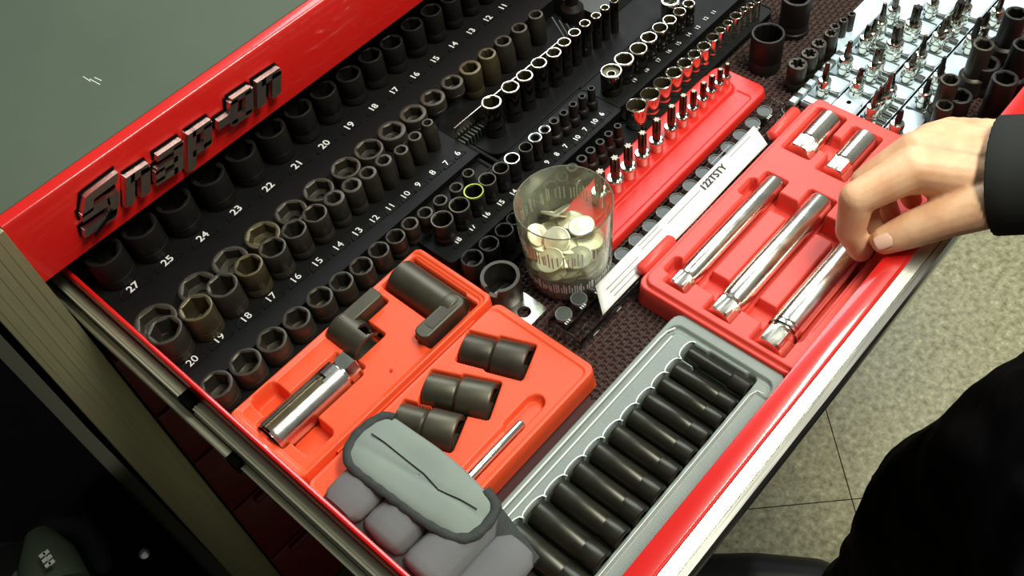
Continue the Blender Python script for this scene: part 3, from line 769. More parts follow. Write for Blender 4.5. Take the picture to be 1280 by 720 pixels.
wpart(b, 'hex_drive', 'chrome', long_, 25)
# offset sensor socket A (body at back, arm forward-left)
o2 = empty('offset_sensor_socket', (.287, .448, .018), 'dark offset socket with a stamped side arm in the corner of the orange case', 'socket'); bpy.context.view_layer.update()
a = Vector((.2855, .4850, .0215)); c = Vector((.2855, .4260, .0215))
V, Fc, _ = cyl_slot('b', 'olive', a, c, .0170, .0140, .5, .05, .9, '', (.3, 0, -1))
b = B(); b.V = V; b.F = Fc
b.lathe([(.0170, 0), (.0173, .001), (.0173, .010), (.0168, .0112)], 40, axis_m((.2855, .4270, .0215), (0, -1, 0)))
wpart(b, 'socket_body', 'olive', o2, 32)
b = B(); pts = rpoly(.2440, .2960, .4095, .4250, .0065, 6)
b.prism(pts, .0200, .0370)
o_ = wpart(b, 'side_arm', 'olive', o2, 30); bv = o_.modifiers.new('bevel', 'BEVEL'); bv.width = .0012; bv.segments = 2; bv.limit_method = 'ANGLE'
b = B().prism(rpoly(.2560, .2870, .4125, .4220, .0008, 2), .0371, .0374); wpart(b, 'stamped_panel', 'impact', o2)
# offset sensor socket B
o3 = empty('crowfoot_sensor_socket', (.214, .467, .018), 'dark hooked sensor socket with a flat-ended arm in the middle of the orange case', 'socket'); bpy.context.view_layer.update()
a = Vector((.2140, .4860, .0210)); c = Vector((.2140, .4510, .0210))
V, Fc, _ = cyl_slot('b', 'impact', a, c, .0165, .0135, 1.0, .55, 1.01, '', (1, 0, .35))
b = B(); b.V = V; b.F = Fc
b.lathe([(.0160, 0), (.0165, .001), (.0165, .010), (.0135, .0105)], 40, axis_m((.2140, .4880, .0210), (0, -1, 0)))
wpart(b, 'socket_body', 'olive', o3, 32)
b = B(); b.prism([(.2110, .4735), (.2540, .4735), (.2560, .4760), (.2560, .4880), (.2110, .4880)], .0200, .0362)
o_ = wpart(b, 'side_arm', 'olive', o3, 30); bv = o_.modifiers.new('bevel', 'BEVEL'); bv.width = .0012; bv.segments = 2; bv.limit_method = 'ANGLE'

# ---- grey tray with long sockets
gt = empty('grey_socket_tray', (.26, .217, .0025), 'grey moulded plastic tray of long black sockets along the drawer front', 'socket tray'); bpy.context.view_layer.update()
gx0, gx1, gy0, gy1 = .1000, .4055, .1580, .2690
rights = [(934, 481), (913, 501), (898, 521), (879, 543), (861, 564), (843, 588), (820, 613), (798, 640), (777, 667), (750, 697), (722, 722)]
cx = [.3775, .3572, .3400, .3208, .3015, .2812, .2600, .2385, .2165, .1930, .1690, .1450, .1200]
rl = [.0080, .0080, .0084, .0090, .0093, .0097, .0102, .0104, .0108, .0112, .0116, .0116, .0116]
yl = [.2375, .2372, .2375, .2378, .2385, .2395, .2410, .2422, .2432, .2445, .2465, .249, .251]
fts = [(R_(gx0 - .02, .3925, .1655, .2625, .008), .0192, .0008), (R_(gx0 - .02, .3880, .1665, .2575, .005), .0205, .0008),
       (R_(gx0 - .02, .3790, .1600, .1755, .004), .0222, .0006), (R_(gx0 - .02, .3775, .1585, .1742, .003), .0208, .0006)]
for k in range(13):
    fts.append((R_(cx[k] - rl[k] - .0009, cx[k] + rl[k] + .0009, .1815, yl[k] + .0035, .0050), .0060, .0012))
fts.append((R_(.1020, .3900, .1800, .1900, .004), .0060, .0012)); fts.append((R_(.1020, .388, .187, .226, .003), .0095, .0012))
moulding('tray_body', 'grey', R_(gx0, gx1, gy0, gy1, .012), gx0, gx1, gy0, gy1, .0225, fts, gt, .0009)
for k in range(13):
    r = rl[k]
    a = Vector((cx[k], .1800, .0165)); c = Vector((cx[k], yl[k], .0165))
    if k == 0: prof = [(0, r * .92), (.01, r * 1.06), (.26, r * 1.08), (.30, r * .90), (.97, r * .90), (1, r * .8)]
    else: prof = [(0, r * .90), (.015, r), (.03, r), (.24, r), (.25, r * .97), (.27, r * .97), (.28, r), (.97, r), (1, r * .88)]
    prof = [(.12, r * .5), (.12, r * .72, hexf), (.0, r * .74, hexf)] + prof
    where = 'at the liner end of' if k == 0 else f'{ords[k]} from the liner end of'
    lying('long_socket', f'long black socket lying {where} the grey tray', a, c, prof, 'impactg', group='long black sockets in the grey tray')

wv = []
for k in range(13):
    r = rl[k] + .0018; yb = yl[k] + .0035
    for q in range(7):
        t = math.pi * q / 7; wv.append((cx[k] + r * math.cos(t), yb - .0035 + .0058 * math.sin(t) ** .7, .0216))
wpart(B().tube(wv, .0007, 5), 'ridge_highlight', 'scuff_glint', gt)  # white tubes paint highlights along the tray's ridges
wpart(B().tube([(.110, .2632, .0224), (.372, .2632, .0224), (.382, .2622, .0224), (.3885, .2590, .0224)], .0007, 5), 'ridge_highlight', 'scuff_glint', gt)
wpart(B().tube([(.110, .2568, .0212), (.381, .2568, .0212)], .0007, 5), 'ridge_highlight', 'scuff_glint', gt)
wpart(B().tube([(.110, .1757, .0226), (.372, .1757, .0226), (.3785, .1735, .0226), (.3795, .168, .0226)], .0004, 5), 'ridge_highlight', 'scuff_glint', gt)

# ---- red spark plug socket case
rc = empty('red_tool_case', (.53, .24, .0025), 'open red moulded case of chrome spark plug sockets under the hand', 'tool case'); bpy.context.view_layer.update()
x0, x1, y0, y1 = .4015, .6880, .1560, .3130
F3 = [(lambda X, Y: -sd_rect(X, Y, .4075, .690, .150, .3075, .010), .0262, .0006),
      (R_(.432, .560, .170, .293, .004), .0110), (R_(.455, .545, .2510, .2700, .002), .0225), (R_(.455, .545, .2045, .2230, .002), .0225), (R_(.447, .548, .168, .179, .002), .0225),
      (R_(.418, .576, .2710, .2930, .0015), .0120), (R_(.415, .580, .2240, .2500, .0015), .0100), (R_(.413, .581, .1725, .2035, .0015), .0080),
      (R_(.428, .446, .290, .3005, .004), .0130), (R_(.540, .562, .290, .3005, .004), .0130),
      (R_(.611, .676, .2705, .2995, .002), .0100), (R_(.605, .672, .2310, .2600, .002), .0100), (R_(.628, .650, .258, .276, .004), .0170)]
moulding('case_body', 'redcase', R_(x0, x1, y0, y1, .012), x0, x1, y0, y1, .0300, F3, rc)
for (xa, xb) in ((.420, .462), (.624, .664)):
    b = B().tube([(xa - .003, .3175, .0230), (xa, .3175, .0230), (xb, .3175, .0230), (xb + .003, .3175, .0230)], [.003, .0062, .0062, .003], 16)
    wpart(b, 'hinge_knuckle', 'redcase', rc, 50)
def spark(label, xa, xb, y, z, r, hexr_, hl, group):
    L = xb - xa; h = hl / L
    prof = [(.0, hexr_ * .84), (.012, hexr_ * .98, hexf), (h * .92, hexr_, hexf), (h, r * 1.0), (h + .02, r * .93), (h + .04, r), (.985, r), (1, r * .93), (.999, r * .8), (.8, r * .78)]
    return lying('spark_plug_socket', label, (xa, y, z), (xb, y, z), prof, 'plug', group=group, smooth=25)
g5 = 'long chrome spark plug sockets in the red case'
spark('slim long chrome spark plug socket nearest the paper strip in the red case', .4205, .5735, .2820, .0235, .0097, .0103, .015, g5)
spark('long chrome spark plug socket in the middle of the red case', .4170, .5770, .2370, .0235, .0118, .0126, .017, g5)
o = spark('thick long chrome spark plug socket under the fingertips in the red case', .4150, .5780, .1880, .0225, .0136, .0152, .018, g5)
for t_ in (.022, .0265):
    b = B().lathe([(.0136, t_), (.0142, t_ + .0008), (.0142, t_ + .0020), (.0136, t_ + .0028)], 32, None, None, False, False); b.build('knurled_ring', 'chrome', o)
g6 = 'short chrome spark plug sockets in the red case'
spark('short chrome spark plug socket at the back corner of the red case', .6150, .6720, .2850, .0240, .0120, .0134, .017, g6)
spark('short chrome spark plug socket beside the knuckles in the red case', .6090, .6690, .2455, .0235, .0118, .0132, .017, g6)

# ---- red bit holder with star bits
rb_ = empty('red_bit_holder', (.56, .395, .0025), 'flat red plastic rail holding a row of star bits beside the coin glass', 'bit holder'); bpy.context.view_layer.update()
fr_ = [(R_(.42, .6740, .3900, .4260, .010), .0130, .0016), (R_(.42, .6700, .3690, .3890, .004), .0098, .0010)]
moulding('holder_body', 'redrail', R_(.4200, .6920, .3620, .4270, .012), .42, .692, .362, .427, .0110, fr_, rb_)
Bt = [(754, 245), (772, 228), (788, 212.5), (804, 195), (821, 178), (836, 159), (850, 145), (868, 135), (880, 123), (891, 113), (901, 103), (911, 95)]
for k, (x, y) in enumerate(Bt):
    p = at(x, y, .022); s = 1.22 * [1.12, 1.1, 1.05, 1.0, .97, .92, .88, .78, .76, .74, .68, .62][k]
    e = empty('star_bit_socket', (p.x, .402, .0125), f'chrome star bit socket standing on the red rail, {ords[k]} from the coin glass', 'bit socket', 'star bit sockets on the red rail')
    h = .0105 * s + .001
    B().lathe([(.0052 * s, 0), (.0056 * s, .001), (.0057 * s, h - .004), (.0062 * s, h - .003), (.0062 * s, h - .001), (.0056 * s, h), (.0030 * s, h + .0006)], 24).build('chrome_cup', 'chrome', e)
    L = .026 if k < 7 else .020 - .0012 * (k - 7)
    B().lathe([(.0034 * s, h - .001, hexf), (.0034 * s, h + .008 * s, hexf), (.0034 * s, h + .009 * s, torxf), (.0034 * s, h + L - .001, torxf), (.0028 * s, h + L, torxf)], 36).build('bit_shaft', 'dchrome', e, 25)
lx = at(917, 84, .03)

# ------------------------------------------------------------------ pale blue socket rails with bit sockets
rows = {.3148: [(1034, 100), (1057.5, 71), (1086, 46), (1094, 39), (1105, 26), (1119, 9)],
        .2880: [(1075, 102), (1095, 81), (1101, 75), (1117, 50), (1142, 27), (1169, 2)],
        .2588: [(1096, 134), (1102, 126), (1109, 117), (1116, 108), (1139, 81), (1155, 67), (1181, 44), (1190, 36), (1193, 20), (1212, 8)],
        .2302: [(1124, 154), (1159, 114), (1175, 92), (1219, 46), (1231, 31), (1246, 10)]}
bigs = {(1117, 50), (1142, 27), (1193, 20)}
darks = {(1124, 154), (1159, 114), (1175, 92), (1219, 46), (1231, 31)}
names_r = {.3148: 'back', .2880: 'second', .2588: 'third', .2302: 'front'}
def quad(b, P, z0, z1): b.prism(P, z0, z1)
for yr, L in rows.items():
    rail = empty('socket_rail', (.9, yr, .0025), f'pale blue clip rail right of the red case, {names_r[yr]} of the four beside the liner', 'socket rail', 'pale blue clip rails'); bpy.context.view_layer.update()
    xs0 = .695 if yr > .24 else .69
    wpart(B().box(xs0, 1.12, yr - .0142, yr + .0142, .0025, .0085, .0008), 'rail_base', 'blue', rail)
    wpart(B().box(xs0, 1.12, yr - .0146, yr - .0128, .0030, .0092, .0003), 'black_groove', 'blackm', rail)
    X = sorted(at(x, y, .030).x for x, y in L)
    gaps = [xs0] + X + [1.06]
    for a_, c_ in zip(gaps[:-1], gaps[1:]):
        u0 = a_ + (.0088 if a_ != xs0 else .001); u1 = c_ - .0080
        if u1 - u0 > .008:
            kk = max(1, round((u1 - u0) / .045)); wd = (u1 - u0) / kk
            for q in range(kk):
                s0 = u0 + q * wd; s1_ = s0 + wd - .0015
                pl = [(s0 + .004, yr - .0118), (s1_, yr - .0118), (s1_, yr + .004), (s1_ - .004, yr + .0125), (s0, yr + .0125), (s0, yr - .004)]
                if s1_ - s0 < .010: pl = [(s0, yr - .011), (s1_, yr - .011), (s1_, yr + .0115), (s0, yr + .0115)]
                wpart(B().prism(pl, .0085, .0105), 'label_panel', 'blue', rail, 30)
        elif u1 - u0 > .0005:
            wpart(B().box(u0, u1, yr - .011, yr - .003, .0085, .0115, .0004), 'clip', 'clip', rail)
    for x in X:
        wpart(B().box(x - .0092, x - .0080, yr - .012, yr + .012, .0085, .0115, .0004), 'clip', 'clip', rail)
        wpart(B().box(x + .0050, x + .0085, yr - .0125, yr - .004, .0085, .0125, .0004), 'clip', 'clip', rail)
    if yr == .3148:
        for q in range(7):
            x = .683 + q * .0155
            wpart(B().box(x, x + .0085, .3290, .3355, .0085, .0145, .0005), 'clip', 'blue', rail)
            wpart(B().box(x + .0085, x + .0155, .3285, .3350, .0085, .0125, .0005), 'clip', 'clip', rail)
        wpart(B().prism([(.775, .337), (.80, .332), (1.06, .332), (1.06, .356), (.815, .356)], .0025, .0125), 'label_panel', 'blue', rail, 30)
    if yr == .2588:
        pass
    for k, (x, y) in enumerate(sorted(L)):
        p = at(x, y, .030); s = 1.0
        big = (x, y) in bigs; dk = (x, y) in darks
        kind = 'wide star' if big else ('black-tipped' if dk else 'chrome')
        e = empty('bit_socket', (p.x, yr + .001, .0105), f'{kind} bit socket, {ords[k]} from the red case on the {names_r[yr]} pale blue rail', 'bit socket', 'bit sockets on the pale blue rails')
        e.rotation_euler = (random.uniform(-.04, .04), random.uniform(-.04, .04), random.random())
        w = 1.60 if big else random.uniform(1.15, 1.3); hh = random.uniform(.9, 1.15)
        B().lathe([(.0052 * w, 0), (.0058 * w, .001), (.0058 * w, .0085), (.0052 * w, .0092), (.0053 * w, .0100), (.0054 * w, .0175), (.0048 * w, .0190), (.0032 * w, .0195)], 24).build('chrome_cup', 'chrome', e)
        if big: B().lathe([(.0052, .018, torxf), (.0052, .036, torxf), (.0046, .0375, torxf)], 36).build('bit_shaft', 'dchrome', e, 25)
        else:
            t = random.choice([0, 1, 2])
            B().lathe([(.0034, .018, hexf), (.0033, .026 * hh, hexf), (.0026 if t else .0033, .028 * hh, hexf), (.0020 if t == 1 else .0024, .036 * hh, torxf if t == 2 else hexf), (.0016, .037 * hh)], 24).build('bit_shaft', 'impactd' if dk else 'dchrome', e, 25)
pp = empty('rail_end_plate', (.6950, .290, .0025), 'pale blue end plate with a small hole at the back edge of the red case', 'plate'); bpy.context.view_layer.update()
# (kept narrow: it peeks out behind the case)
q = at(1061, 128, .0125)
wpart(B().box(q.x - .012, q.x + .010, q.y - .011, q.y + .011, .0105, .0125, .0006), 'plate', 'blue', pp)
wpart(B().lathe([(.0022, .01255), (.0024, .0129), (.0014, .0130)], 16, Matrix.Translation((q.x, q.y, 0))), 'screw', 'blackm', pp)

# black sockets at the right end of the drawer
KB = [(1188, 99, 12, .060, None, 'tilted narrow mouth dark impact socket above the wrist'),
      (1200, 119, 15.5, .040, None, 'wide dark impact socket below the tilted narrow one above the wrist'),
      (1181, 131, 11, .046, None, 'small dark impact socket touching the back of the hand'),
      (1257, 97, 16, .058, None, 'dark hex impact socket beside the red drawer edge at the right'),
      (1230, 55, 12.8, .060, None, 'dark impact socket on a wide base, right of the pale blue rails'),
      (1233, 78, 17, .036, None, 'wide dark base socket between the rails and the drawer edge'),
      (1271, 16, 14, .060, None, 'dark impact socket at the upper right corner'),
      (1281, 55, 14, .060, None, 'dark impact socket cut by the right edge above the red drawer edge')]
for (x, y, r, z1, nk, lb) in KB:
    put_socket('swivel_impact_socket', lb, 'dark impact sockets at the right end', x, y, .003, z1, r, 'impactd' if r > 13 else 'impact', wall=.74, floor_=.35, foot=(None if r > 15 else (r * 1.35, .020)))

# ------------------------------------------------------------------ clear strip with paper label
st = empty('clear_bit_strip', (.505, .332, .0025), 'clear plastic strip of round cells with a white paper label, beside the red case', 'package'); bpy.context.view_layer.update()
b = B().box(.333, .6765, .3160, .3345, .0026, .0040, .0004)
b.box(.333, .6765, .3160, .3172, .0040, .0150, .0003); b.box(.333, .6765, .3344, .3350, .0040, .0170, .0003); b.box(.333, .6765, .3520, .3526, .0030, .0150, .0003)
b.box(.333, .3345, .3160, .3520, .0040, .0150, .0003); b.box(.675, .6765, .3160, .3520, .0040, .0150, .0003)
wpart(b, 'clear_shell', 'clear', st)
for k in range(16):
    x = .3445 + k * .0205
    b = B().lathe([(.0062, .0150), (.0074, .0160), (.0076, .0185), (.0073, .0195), (.0067, .0194), (.0066, .0183)], 28, Matrix.Translation((x, .3440, 0)))
    cell = wpart(b, 'clear_cell', 'cell', st, 40)
    b = B().lathe([(.0034, .0032), (.0044, .0160), (.0064, .0181), (.0063, .0185)], 24, Matrix.Translation((x, .3440, 0))); wpart(b, 'grey_plug', 'disc', cell)
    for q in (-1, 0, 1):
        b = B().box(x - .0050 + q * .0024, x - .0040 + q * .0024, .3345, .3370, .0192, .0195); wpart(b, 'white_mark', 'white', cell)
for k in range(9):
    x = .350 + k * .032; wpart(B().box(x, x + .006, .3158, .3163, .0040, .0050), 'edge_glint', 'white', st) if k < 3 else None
# label: slightly curved sheet
V = []; Fc = []; nu, nv = 40, 6
la, lb_ = .3830, .6270
for i in range(nu + 1):
    for j in range(nv + 1):
        u, v = i / nu, j / nv
        x = la + (lb_ - la) * u - .018 * (1 - v) * (1 - u) * 1.0 - .010 * (1 - v) * u
        y = .3400 - .0225 * (1 - v)
        z = .0212 - .0045 * (1 - v) ** 1.5 + .0012 * math.sin(u * 9) * (1 - v)
        V.append((x, y, z))
for i in range(nu):
    for j in range(nv):
        a = i * (nv + 1) + j; Fc.append((a, a + nv + 1, a + nv + 2, a + 1))
b = B(); b.V = V; b.F = Fc; sh_ = wpart(b, 'paper_label', 'paper', st, 60)
so = sh_.modifiers.new('thick', 'SOLIDIFY'); so.thickness = .0003; so.offset = -1
def sheet(s, size, x, y, z, m='ink', bold=.0003, rx=12):
    return link('label_print', text_mesh(s, size, m, bold), sh_, Vector((x, y, z)) - st.location, (math.radians(rx), 0, 0))
p = at(892, 222, .0205); sheet('122TSTY', .0098, p.x, p.y - .000, .0212, bold=.0002)
for (px, py, w, k) in ((815, 300, .030, 2), (860, 262, .05, 1), (925, 185, .035, 2), (905, 198, .03, 1), (783, 345, .045, 3)):
    p = at(px, py, .0200)
    for q in range(k):
        yy = p.y + .004 - q * .0042; t = (.3400 - yy) / .0225; zz = .0212 - .0045 * max(0, t) ** 1.5 + .0017
        bb = B().box(p.x - w / 2, p.x + w / 2, yy - .0005, yy + .0005, zz, zz + .0001); wpart(bb, 'label_print', 'inkg', sh_)
p = at(812, 303, .02)

# ------------------------------------------------------------------ coin glass
gp0 = at(704, 250, .092); gc = Vector((.3945, .3800, .0028))
gl = empty('coin_glass', gc, 'clear straight-sided drinking glass half full of coins, standing on the liner', 'glass'); bpy.context.view_layer.update()
Hg = .092; ro = lambda z: .0378 + (.0422 - .0378) * (z / Hg)
prof = [(.0300, .0), (.0355, .0006), (.0375, .003), (ro(.010), .010)]
prof += [(ro(z), z) for z in (.03, .05, .07, Hg - .0008)] + [(ro(Hg) - .0007, Hg), (ro(Hg) - .0014, Hg - .0006)]
prof += [(ro(z) - .0016, z) for z in (.07, .05, .03, .016)] + [(ro(.01) - .0035, .0122), (.028, .0112), (.004, .0110)]
b = B().lathe(prof, 64); b.build('glass_body', 'glass', gl, 40)
# white printed strokes round the glass
b = B(); rng = random.Random(3)
for band, (z0, z1, dens) in enumerate(((.050, .070, 80), (.013, .027, 110))):
    for i in range(dens):
        a = 2 * math.pi * (i + rng.random() * .6) / dens
        if band == 0 and rng.random() < .25: continue
        h0 = z0 + rng.random() * .004; h1 = z1 - rng.random() * .006; w = .0045 * (.5 + rng.random() * .5) / 1
        rr_ = [ro(h0) + .0002, ro(h1) + .0002]; da = .0012 / .04
        k = len(b.V)
        b.V += [(rr_[0] * math.cos(a), rr_[0] * math.sin(a), h0), (rr_[0] * math.cos(a + da), rr_[0] * math.sin(a + da), h0), (rr_[1] * math.cos(a + da), rr_[1] * math.sin(a + da), h1), (rr_[1] * math.cos(a), rr_[1] * math.sin(a), h1)]
        b.F.append((k, k + 1, k + 2, k + 3))
o = b.build('printed_marks', 'white', gl, None); o['kind'] = 'stuff'
# coins
def coin_mesh(r, t, m):
    b = B().lathe([(r * .97, 0), (r, .0002), (r, t - .0002), (r * .97, t), (r * .90, t), (r * .885, t - .00025), (r * .50, t - .0002), (r * .42, t - .00002), (r * .30, t)], 32)
    return mesh('coin', b.V, b.F, m, 30)
cm = {('coin', .0119): coin_mesh(.0119, .0018, 'coin'), ('coin', .0105): coin_mesh(.0105, .0017, 'coin'), ('coin', .0092): coin_mesh(.0092, .0015, 'coin'), ('copper', .0095): coin_mesh(.0095, .0015, 'copper')}
# (x, y, z, tilt x, tilt y, kind): top coins are placed to the photograph, the rest fill the heap
tops = [(696, 300, .0450, .10, -.42, .0119, 'tall oval-looking coin leaning against the middle of the heap'),
        (671, 294, .0440, -.2, .55, .0105, 'pale coin leaning on the left wall of the glass'),
        (690, 266, .0480, .75, .3, .0119, 'coin standing nearly on edge at the back of the heap'),
        (700, 262, .0480, .7, .4, .0105, 'second on-edge coin tucked at the back of the heap'),
        (713, 276, .0445, .1, .05, .0119, 'flat coin at the back right of the heap'),
        (727, 283, .0465, .05, -.05, .0119, 'brightest flat coin at the right of the heap'),
        (738, 302, .0420, -.05, -.10, .0119, 'bright coin against the right wall of the glass'),
        (688, 326, .0405, -.25, .1, .0119, 'large pale coin at the lower left of the heap'),
        (724, 322, .0415, -.25, -.10, .0119, 'grey relief coin at the lower right of the heap'),
        (694, 341, .0330, -.5, .05, .0092, 'small coin pressed to the front wall of the glass'),
        (664, 314, .0370, -.1, .2, .0095, 'copper coin at the left of the heap'),
        (714, 343, .0340, -.5, 0, .0105, 'bright coin at the bottom front of the glass')]
for (px, py, z, tx, ty, r, lb) in tops:
    p = at(px, py, z + gc.z); v = Vector((p.x - gc.x, p.y - gc.y)); lim = ro(z) - .0020 - r * (abs(math.cos(ty)) if abs(ty) > abs(tx) else 1)
    if v.length > lim: v = v.normalized() * max(lim, .0)
    me = cm[('copper' if r == .0095 else 'coin', r)]
    o = link('coin', me, None, (gc.x + v.x, gc.y + v.y, gc.z + z), (tx, ty, rng.random() * 6)); tag(o, lb, 'coin', 'coins in the glass')
for i in range(76):
    z = .0135 + .0270 * (i / 76); r = (.0119, .0105, .0105)[i % 3]
    a = i * 2.4; d = (ro(z) - .0038 - r) * (rng.random() ** .3 if i % 5 else .2)
    o = link('coin', cm[('coin', r)], None, (gc.x + d * math.cos(a), gc.y + d * math.sin(a), gc.z + z), (rng.uniform(-.18, .18), rng.uniform(-.18, .18), rng.random() * 6))
    tag(o, 'silver coin buried in the heap inside the glass', 'coin', 'coins buried in the glass')

# ------------------------------------------------------------------ grey cloth pouch
po = empty('tool_pouch', (.145, .31, .0245), 'grey cloth roll pouch with dark binding lying across the orange case and grey tray', 'pouch'); bpy.context.view_layer.update()
outl = [(433, 566), (437, 552), (448, 538), (464, 525), (480, 517), (492, 520), (520, 541), (550, 562), (580, 586), (606, 612), (619, 626), (620, 634), (612, 648), (600, 662), (586, 671), (572, 672), (556, 665), (530, 650), (500, 628), (470, 606), (446, 588), (436, 578)]
def zf(u): return .046
P = [at(x, y, .046) for x, y in outl]
cen = sum(P, Vector()) / len(P)
def resample(P, n):
    D = [0]
    for i in range(len(P)): D.append(D[-1] + (P[(i + 1) % len(P)] - P[i]).length)
    out = []
    for k in range(n):
        t = D[-1] * k / n; i = max(j for j in range(len(P)) if D[j] <= t); s = (t - D[i]) / (D[i + 1] - D[i])
        out.append(P[i].lerp(P[(i + 1) % len(P)], s))
    return out
def smooth_loop(P, it=2):
    for _ in range(it): P = [(P[i - 1] + 2 * P[i] + P[(i + 1) % len(P)]) / 4 for i in range(len(P))]
    return P
Q = smooth_loop(resample(P, 96), 1)
ca = at(440, 552, .046); cb = at(612, 650, .046)
def sag(p):
    ax = (cb - ca).normalized(); t = (p - ca).dot(ax) / (cb - ca).length; d = (p - ca).cross(ax).z
    return .004 * math.sin(math.pi * min(1, max(0, t))) + .0016 * math.sin(t * 9 + 1) * math.cos(d * 60) - .0010 * math.exp(-((t - .72) / .06) ** 2) - .0008 * math.exp(-((d) / .003) ** 2)
V = []; Fc = []; RN = 14; N = len(Q)
for j in range(RN + 1):
    s = j / RN
    for i in range(N):
        p = cen.lerp(Q[i], s) if j else cen.copy(); p = p.copy(); p.z = .046 + sag(p) - .003 * s ** 6; V.append(p)
for j in range(RN):
    for i in range(N):
        k = (i + 1) % N; Fc.append((j * N + i, j * N + k, (j + 1) * N + k, (j + 1) * N + i))
b = B(); b.V = [tuple(v) for v in V]; b.F = Fc[N:] + [(j_, (j_ + 1) % N + N * 0, (j_ + 1) % N + N, j_ + N) for j_ in range(N)]
fo = wpart(b, 'flap', 'cloth', po, 60); sd = fo.modifiers.new('thick', 'SOLIDIFY'); sd.thickness = .003; sd.offset = -1
# binding on all edges but the long inner one
bp = [Q[i].copy() for i in range(N)]
for p in bp: p.z = .046 + sag(p) - .0035
def seg(i0, i1): return [bp[i % N] for i in range(i0, i1 + 1)]
near = lambda px, py: min(range(N), key=lambda i: (Q[i] - at(px, py, .046)).length)
i0 = near(606, 611); i1 = near(492, 520)
if i1 < i0: i1 += N
b = B()
sgm = seg(i0, i1)
# flattened band: tube wide in plane
tb = B().tube(sgm, [.0042 + .0004 * math.sin(k * 1.7) for k in range(len(sgm))], 10); tb.V = [(v[0], v[1], .0445 + (v[2] - .0445) * .55) for v in tb.V]
wpart(tb, 'binding', 'binding', po, 60)
stt = [at(464, 541, .05), at(480, 552, .05), at(505, 572, .05), at(530, 592, .05), at(548, 612, .05), at(575, 624, .05), at(600, 637, .05)]
st2 = []
for i in range(len(stt) - 1):
    for k in range(6): st2.append(stt[i].lerp(stt[i + 1], k / 6))
for p in st2: p.z = .046 + sag(p) + .0006
wpart(B().tube(st2, .0005, 5), 'stitching', 'thread', po)
# pockets (rolled tools inside the cloth)
for k, (yc, r, x1_) in enumerate(((.3540, .0195, .158), (.3120, .0200, .168), (.2690, .0205, .178), (.2300, .0180, .170))):
    pr = [(.10, 0), (.80, .002), (.97, .006), (1.0, .015), (.98, .03), (1.0, .045), (.95, .058), (.6, .068)]
    n_ = 32
    def wr(a, k=k): return 1 + .06 * abs(math.sin(2 * a + k)) + .03 * math.sin(5 * a + 2 * k) + .015 * math.sin(11 * a)
    b = B().lathe([(q * r, z + .004 * math.sin(z * 90 + k), wr) for q, z in pr], n_, axis_m((XL + .0030, yc, .0435), (1, 0, .0)))
    b.V = [(v[0], v[1], max(.0255, (v[2] - .0435) * .55 + .0335)) for v in b.V]
    wpart(b, 'pocket', 'cloth2', po, 50)
b = B().prism([(XL + .004, .374), (.150, .380), (.172, .372), (.176, .262), (.165, .215), (XL + .004, .215)], .0250, .0300); wpart(b, 'backing', 'binding', po)

# ------------------------------------------------------------------ floor items at left
bg = empty('work_bag', at(110, 690, FZ), 'black cloth work bag on the floor left of the chest', 'bag'); bpy.context.view_layer.update()
def blob(center, rx, ry, rz, seed, amp=.18, n=28):
    rg = random.Random(seed); ph = [(rg.random() * 6, rg.random() * 6) for _ in range(4)]; V = []; Fc = []
    for j in range(n // 2 + 1):
        t = math.pi * j / (n // 2)
        for i in range(n):
            a = 2 * math.pi * i / n
            k = 1 + amp * (math.sin(2 * a + ph[0][0]) * math.sin(t * 2 + ph[0][1]) * .5 + math.sin(3 * a + ph[1][0]) * math.sin(3 * t + ph[1][1]) * .35 + .2 * math.sin(7 * a + 5 * t + ph[2][0]))
            V.append((center[0] + rx * k * math.sin(t) * math.cos(a), center[1] + ry * k * math.sin(t) * math.sin(a), max(FZ + .013, center[2] + rz * k * math.cos(t))))
    for j in range(n // 2):
        for i in range(n):
            Fc.append((j * n + i, (j + 1) * n + i, (j + 1) * n + (i + 1) % n, j * n + (i + 1) % n))
    return V, Fc
c0 = at(150, 700, FZ + .10) + Vector((-.17, .0, 0))
b = B().add(*blob((c0.x - .02, c0.y + .02, FZ + .10), .17, .14, .12, 2)); wpart(b, 'bag_body', 'bagc', bg, 60)
b = B().tube([at(45, 668, FZ + .24), at(70, 655, FZ + .26), at(100, 657, FZ + .24), at(120, 680, FZ + .2), at(130, 710, FZ + .16)], [.012, .018, .02, .018, .014], 10); wpart(b, 'bag_handle', 'bagc', bg, 60)
b = B().lathe([(.008, 0), (.009, .001), (.006, .002)], 16, Matrix.Translation(at(181, 692, FZ + .22))); wpart(b, 'bag_rivet', 'satin', bg)
gv = at(60, 715, FZ + .24)
gle = empty('work_glove', gv, 'crumpled grey-green work glove with pale lettering on the black bag', 'glove'); bpy.context.view_layer.update()
pts = [at(50, 672, FZ + .26), at(60, 700, FZ + .27), at(68, 735, FZ + .26)]
b = B().tube(pts, [.022, .040, .050], 14); b.V = [(v[0], v[1], v[2]) for v in b.V]; wpart(b, 'glove_palm', 'glove', gle, 60)
for (x, y) in ((18, 722), (30, 714), (40, 700)):
    b = B().tube([at(55, 725, FZ + .26), at(x, y, FZ + .27)], [.016, .010], 10); wpart(b, 'glove_finger', 'glove', gle, 60)
for r_ in range(2):
    for c_ in range(3):
        q = at(53 + c_ * 3.5 + r_ * 5, 694 + c_ * 6 - r_ * 3, FZ + .345); wpart(B().box(q.x - .004, q.x + .004, q.y - .003, q.y + .003, q.z, q.z + .001), 'pale_mark', 'white', gle)

